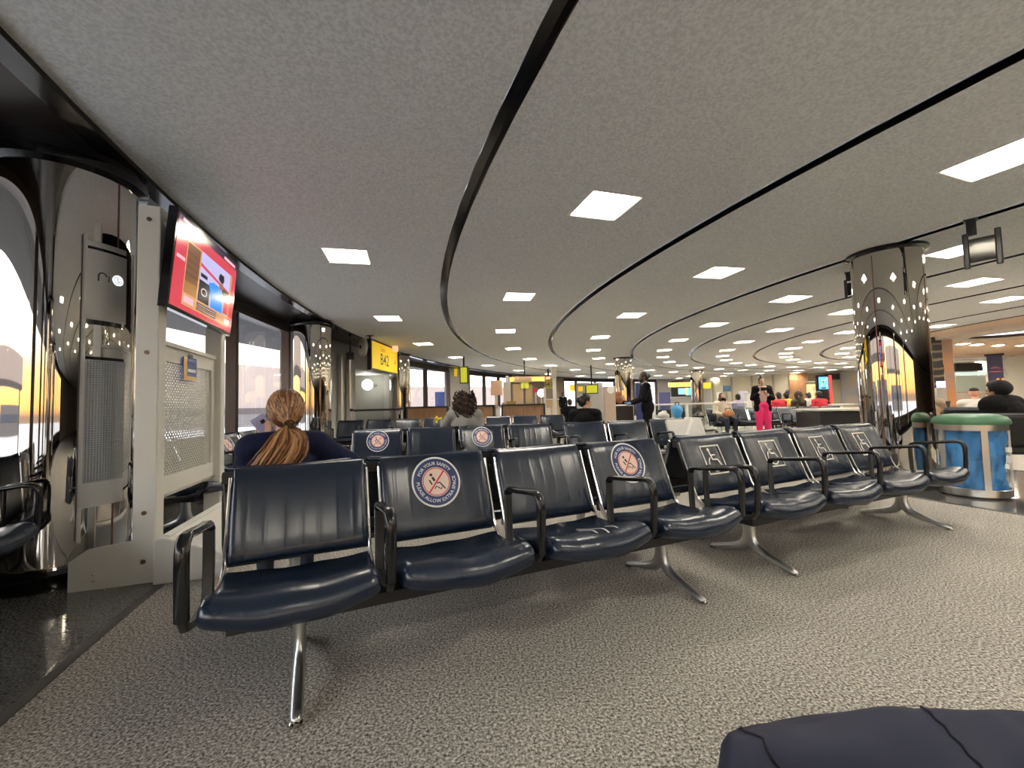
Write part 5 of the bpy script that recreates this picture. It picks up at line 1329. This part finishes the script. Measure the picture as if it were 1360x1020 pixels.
# ---- curly-haired woman in the second pair of rows
cw = row2(1.06, 1.0)
t, J, HM = person('woman with big curly brown hair and grey sweater seen from behind, hand to her head', (cw.x, cw.y, 0), R_(A2), 'sit', .97, SKIN, GRYS, JEAN, style='bald', J=dict(ell=(-.27, .10, .80), wrl=(-.13, .08, 1.04)), coat=.02, lean=.03)
hm = MB(); rnd = random.Random(5)
hm.ball((0, 0, 0), (.10, .10, .105), 20, 12, HM @ Matrix.Translation((0, -.03, .03))); hm.ball((0, 0, 0), (.135, .09, .15), 20, 12, HM @ Matrix.Translation((.01, -.07, -.10)))
for k in range(170):
    a = rnd.uniform(0, 2 * PI); z = rnd.uniform(-.24, .10); w = .10 + .05 * math.sin((z + .25) / .35 * PI) ; cx_, cy_ = math.cos(a) * w, math.sin(a) * w * .8 - .05
    if cy_ > .02 and z < .08: continue
    pts = [HM @ V((cx_ + .014 * math.cos(i * 1.3 + k), cy_ + .014 * math.sin(i * 1.3 + k), z + .05 - .014 * i)) for i in range(8)]
    hm.tube(pts, [.004, .008, .010, .010, .010, .009, .007, .003], 6)
hm.build('hair', mat('hair_curly', (.055, .024, .013), .45, var=((.02, .009, .006), 30, .4, .6)), t, smooth=True)

# ---- others
def at_px(px, y): q = at_y(px, 540, y); return (q.x, q.y, 0)
q = row2(2.75, 1.02)
person('dark-haired person in black sitting sideways behind the plain second-row bench', (q.x, q.y, 0), R_(A2 - 35), 'sit', .93, SKIN, BLK, JEAN, hair=HAIR_B, style='lowbun', lean=.14, nod=-.25, turn=R_(-50), coat=.024)
person('man in a dark suit standing far away left of the grey panel', at_px(748, 24), R_(190), 'stand', .97, SKIN_D, BLK, BLK, hair=HAIR_B, style='short', hem=.16, collar=WHT)
person('small distant seated person in dark clothes right of the man in the dark suit', at_px(757, 13.5), R_(10), 'sit', .93, SKIN, BLK, JEAN, hair=HAIR_B, style='short')
# woman in the black suit at the service desk
t, J, HM = person('woman in a black suit, black mask and blue gloves standing at the service desk', at_px(860, 9.35), R_(84), 'stand', .985, SKIN_D, BLK, BLK, hair=HAIR_B, style='lowbun', mask=mat('mask_black', (.01, .01, .012), .7), nod=-.28, lean=.07, hem=.19, coat=.024, collar=WHT,
                  gloves=mat('glove_blue', (.16, .42, .75), .5), J=dict(elr=(.20, .10, 1.10), wrr=(.12, .34, 1.02), ell=(-.20, .12, 1.10), wrl=(-.10, .36, 1.00)), vox=.011)
person('woman with short auburn hair seen from behind at the service desk', at_px(822, 11.2), R_(5), 'sit', 1.05, SKIN, BLK, JEAN, hair=mat('hair_auburn', (.28, .10, .03), .4), style='long', J=None)
P = at_px(822, 11.2); sl = thing('stool', 'grey stool under the auburn-haired woman', 'stool', P)
b = MB(); b.box(-.2, .2, -.18, .2, .36, .41); b.build('seat', GREYP, sl, bevel=.02)
for sx in (-.17, .17):
    for sy in (-.15, .17): b = MB(); b.tube([(sx, sy, 0), (sx, sy, .37)], .015); b.build('leg', STEEL, sl)
# cream coat woman on the far bench
fbp = bpy.data.objects.get('tandem_bench.011')
A = at_y(938, 560, 11.9); bx, by = A.x + .35, 11.45
t, J, HM = person('woman in a cream coat and dark mask sitting with a brown bag on her lap', (bx + .03, by + .28, 0), R_(183), 'sit', .97, SKIN, CREAM, JEAN, hair=HAIR_BR, style='long', mask=BLK, coat=.03, J=dict(wrl=(-.08, .28, .62), wrr=(.08, .28, .62)))
q = Matrix.Translation((bx + .03, by + .28, 0)) @ Matrix.Rotation(R_(183), 4, 'Z') @ V((0, .30, .545))
t = thing('handbag', 'tan brown handbag on the lap of the woman in the cream coat', 'bag', q, R_(3)); b = MB(); b.ball((0, 0, .09), (.17, .08, .10), 16, 10)
for v in b.v: v.z = max(v.z, .0)
b.build('body', mat('bag_tan', (.36, .13, .04), .5), t, smooth=True); b = MB(); b.tube([(-.1, 0, .15), (-.07, 0, .24), (.07, 0, .24), (.1, 0, .15)], .01); b.build('handle', HAIR_BR, t)
# pink trousers
t, J, HM = person('woman in bright pink trousers and open black jacket standing and holding a phone', at_px(1013, 10.9), R_(165), 'stand', .93, SKIN, mat('top_blush', (.62, .42, .38), .8), PINK, shoes=WHT, hair=HAIR_B, style='bun', mask=None, nod=-.12, coat=.014, legfat=.034,
                  J=dict(elr=(.25, .02, 1.10), wrr=(.10, .24, 1.27), ell=(-.25, .02, 1.10), wrl=(-.06, .22, 1.20)), vox=.010)
s = .93; b = MB()
for sg, n in ((-1, 'l'), (1, 'r')):
    b.caps(J['sh' + n], J['el' + n], .075, .062); b.caps(J['el' + n], J['el' + n] + (J['wr' + n] - J['el' + n]) * .8, .060, .045)
    b.ball(V((sg * .115, -.01, 1.26)) * s, (.075, .125, .17)); b.ball(V((sg * .13, -.01, 1.05)) * s, (.075, .135, .20)); b.ball(V((sg * .14, -.01, .84)) * s, (.075, .13, .16))
    b.caps(V((sg * .055, -.02, 1.405)) * s, J['sh' + n], .062, .085); b.ball(V((sg * .13, .02, 1.36)) * s, (.07, .10, .06))
b.ball(V((0, -.07, 1.22)) * s, (.17, .075, .2)); b.ball(V((0, -.08, .98)) * s, (.17, .075, .24))
remesh(b, 'jacket', BLK, .012, t, 4)
Mp = Matrix.Translation(at_px(1013, 10.9)) @ Matrix.Rotation(R_(165), 4, 'Z'); q = Mp @ (J['wrr'] + V((-.05, .09, .08)))
t = thing('phone', 'black phone held by the woman in pink trousers', 'phone', q, R_(165)); b = MB(); rotbox(b, (0, 0, 0), (.14, .012, .08), rx=.2); b.build('case', GLOSSBLK, t); b = MB(); rotbox(b, (-.04, .008, .015), (.02, .008, .02), rx=.2); b.build('lens', BLACKM, t)
# seated people beyond the far benches
REDC = mat('cloth_red', (.62, .03, .05), .8); YELC = mat('cloth_yellow', (.68, .45, .05), .8); LILC = mat('cloth_lilac', (.34, .30, .45), .8)
for px, y, lab, top, hr, stl, sk in ((981, 14.4, 'seated person in lilac beyond the distant bench, left of the woman in pink trousers', LILC, HAIR_B, 'short', SKIN_T),
                                     (1035, 12.9, 'seated person in red beyond the distant bench', REDC, HAIR_BR, 'short', SKIN), (1045, 14.2, 'seated person in yellow beyond the distant bench', YELC, HAIR_B, 'bun', SKIN),
                                     (1061, 12.9, 'person in a dark brown hooded coat seated beyond the distant bench', mat('coat_brown', (.055, .035, .02), .8), mat('hood_brown', (.055, .035, .02), .8), 'hood', SKIN_T),
                                     (1075, 14.8, 'dark-haired person in white seated left of the menu screen', WHT, HAIR_B, 'short', SKIN_T), (1089, 12.5, 'seated person in a red jacket in front of the menu screen', REDC, HAIR_B, 'short', SKIN_T)):
    P = at_px(px, y); person(lab, P, R_(10), 'sit', .96, sk, top, JEAN, hair=hr, style=stl, coat=.03)
    t = thing('waiting_chair', 'dark chair under the ' + lab.replace('seated ', '').split(' beyond')[0].split(' seated')[0].split(' in front')[0], 'chair', P, R_(10), 'dark chairs beyond the distant benches')
    b = MB(); b.box(-.25, .25, -.2, .28, .34, .40); b.build('seat', LEATHER_B, t, bevel=.02); b = MB(); rotbox(b, (0, -.26, .58), (.5, .05, .36), rx=.15); b.build('backrest', LEATHER_B, t, bevel=.02)
    for sx in (-.2, .2): b = MB(); b.tube([(sx, 0, 0), (sx, 0, .35)], .018); b.build('leg', ALU, t)
# eating place
P = at_px(1296, 7.45); t, J, HM = person('man in a white shirt and dark cap seen from behind at the eating place', P, R_(-42), 'sit', .90, mat('skin_ruddy', (.60, .30, .19), .5), WHT, JEAN, hair=mat('cap_dark', (.02, .015, .015), .7), style='cap', lean=.10, coat=.03, nod=-.1)
P = at_px(1337, 5.25); person('person in a black beanie and black coat sitting behind the recycling bin', P, R_(12), 'sit', .93, SKIN_T, BLK, BLK, hair=mat('beanie_black', (.006, .006, .007), .9), style='beanie', lean=.10, coat=.075, nod=-.1)
P = at_px(1231, 7.2); person('person in tan mostly hidden behind the mirror column, arm stretched out with a tablet', P, R_(-62), 'sit', .95, SKIN_T, mat('cloth_tan', (.42, .30, .20), .8), JEAN, hair=HAIR_B, style='short', J=dict(elr=(.20, .16, .72), wrr=(.06, .40, .74), ell=(-.20, .16, .72), wrl=(-.04, .40, .74)))
q = Matrix.Translation(P) @ Matrix.Rotation(R_(-62), 4, 'Z') @ V((.02, .50, .82)); t = thing('tablet', 'black tablet held by the person behind the mirror column', 'tablet', q, R_(-62)); b = MB(); rotbox(b, (0, 0, 0), (.24, .012, .17), rx=-.5); b.build('case', BLACKM, t); b = MB(); rotbox(b, (0, .007, .003), (.22, .003, .15), rx=-.5); b.build('screen', GLOSSBLK, t)

# ---- navy jacket heaped in the corner of the picture
jk = thing('jacket', 'dark navy padded jacket heaped in the lower right corner of the picture', 'jacket', (0, 0, 0))
c0 = at_z(1190, 985, .50); cc = Vector((c0.x + .02, c0.y - .10, 0))
top_px = [(925, 1035), (938, 1000), (950, 984), (1010, 962), (1080, 947), (1200, 940), (1300, 941), (1420, 946)]
def edge_y(px):
    for (a, ya), (b_, yb_) in zip(top_px[:-1], top_px[1:]):
        if a <= px <= b_: return ya + (yb_ - ya) * (px - a) / (b_ - a)
    return top_px[0][1] if px < 925 else top_px[-1][1]
b = MB(); nu, nv = 60, 44
# a soft mound: far rim follows the collar line, folds run across it
rimp = [at_z(px, edge_y(px), .50) for px in [925 + (1420 - 925) * i / nu for i in range(nu + 1)]]
def JP(u, v):
    r = rimp[min(nu, int(round(u * nu)))]
    near = Vector((r.x * .80 + .02, r.y - .42, 0))
    p = r.lerp(near, max(0, v - .15) / .85) if v > .15 else r.copy()
    if v <= .15:
        k = v / .15; p = r + Vector((.012, .05, 0)) * (1 - k) * (1 if k > 0 else 1.0); p.z = .50 * math.sin(k * PI / 2) ** .8
    else:
        w = (v - .15) / .85; p.z = .50 - .03 * w + .042 * math.sin(w * 9 + u * 5) * math.sin(PI * min(1, w * 1.2)) + .02 * noise.noise(Vector((u * 5, v * 6, 0)))
        p.z -= .15 * math.exp(-((w - .30) / .07) ** 2) * max(0, u - .42) * 1.5 + .035 * math.exp(-((w - .12 - .25 * u) / .035) ** 2)
        if w > .9: p.z *= 1 - (w - .9) * 9.5
    if u < .07: p.z *= max(0, u / .07) ** .35
    p.z += .0022 * math.sin(u * 31 + v * 6) * min(1, v * 4) * (p.z > .05)
    p.z = max(p.z, .002)
    return p
b.sheet(JP, nu, nv)
o = b.build('shell', mat('jacket_slate', (.030, .033, .056), .7, bump=(140, .15, .002), spec=.25), jk, smooth=True)
b = MB()
for u0, du in ((.10, .12), (.60, .10)):
    pts = []
    for i in range(12):
        w = i / 11; p = JP(u0 + du * w, .15 + .22 * w); p.z += .002; pts.append(p)
    b.tube(pts, .0022, 6)
b.build('seam', mat('seam_dark', (.008, .009, .016), .7), jk, smooth=True)
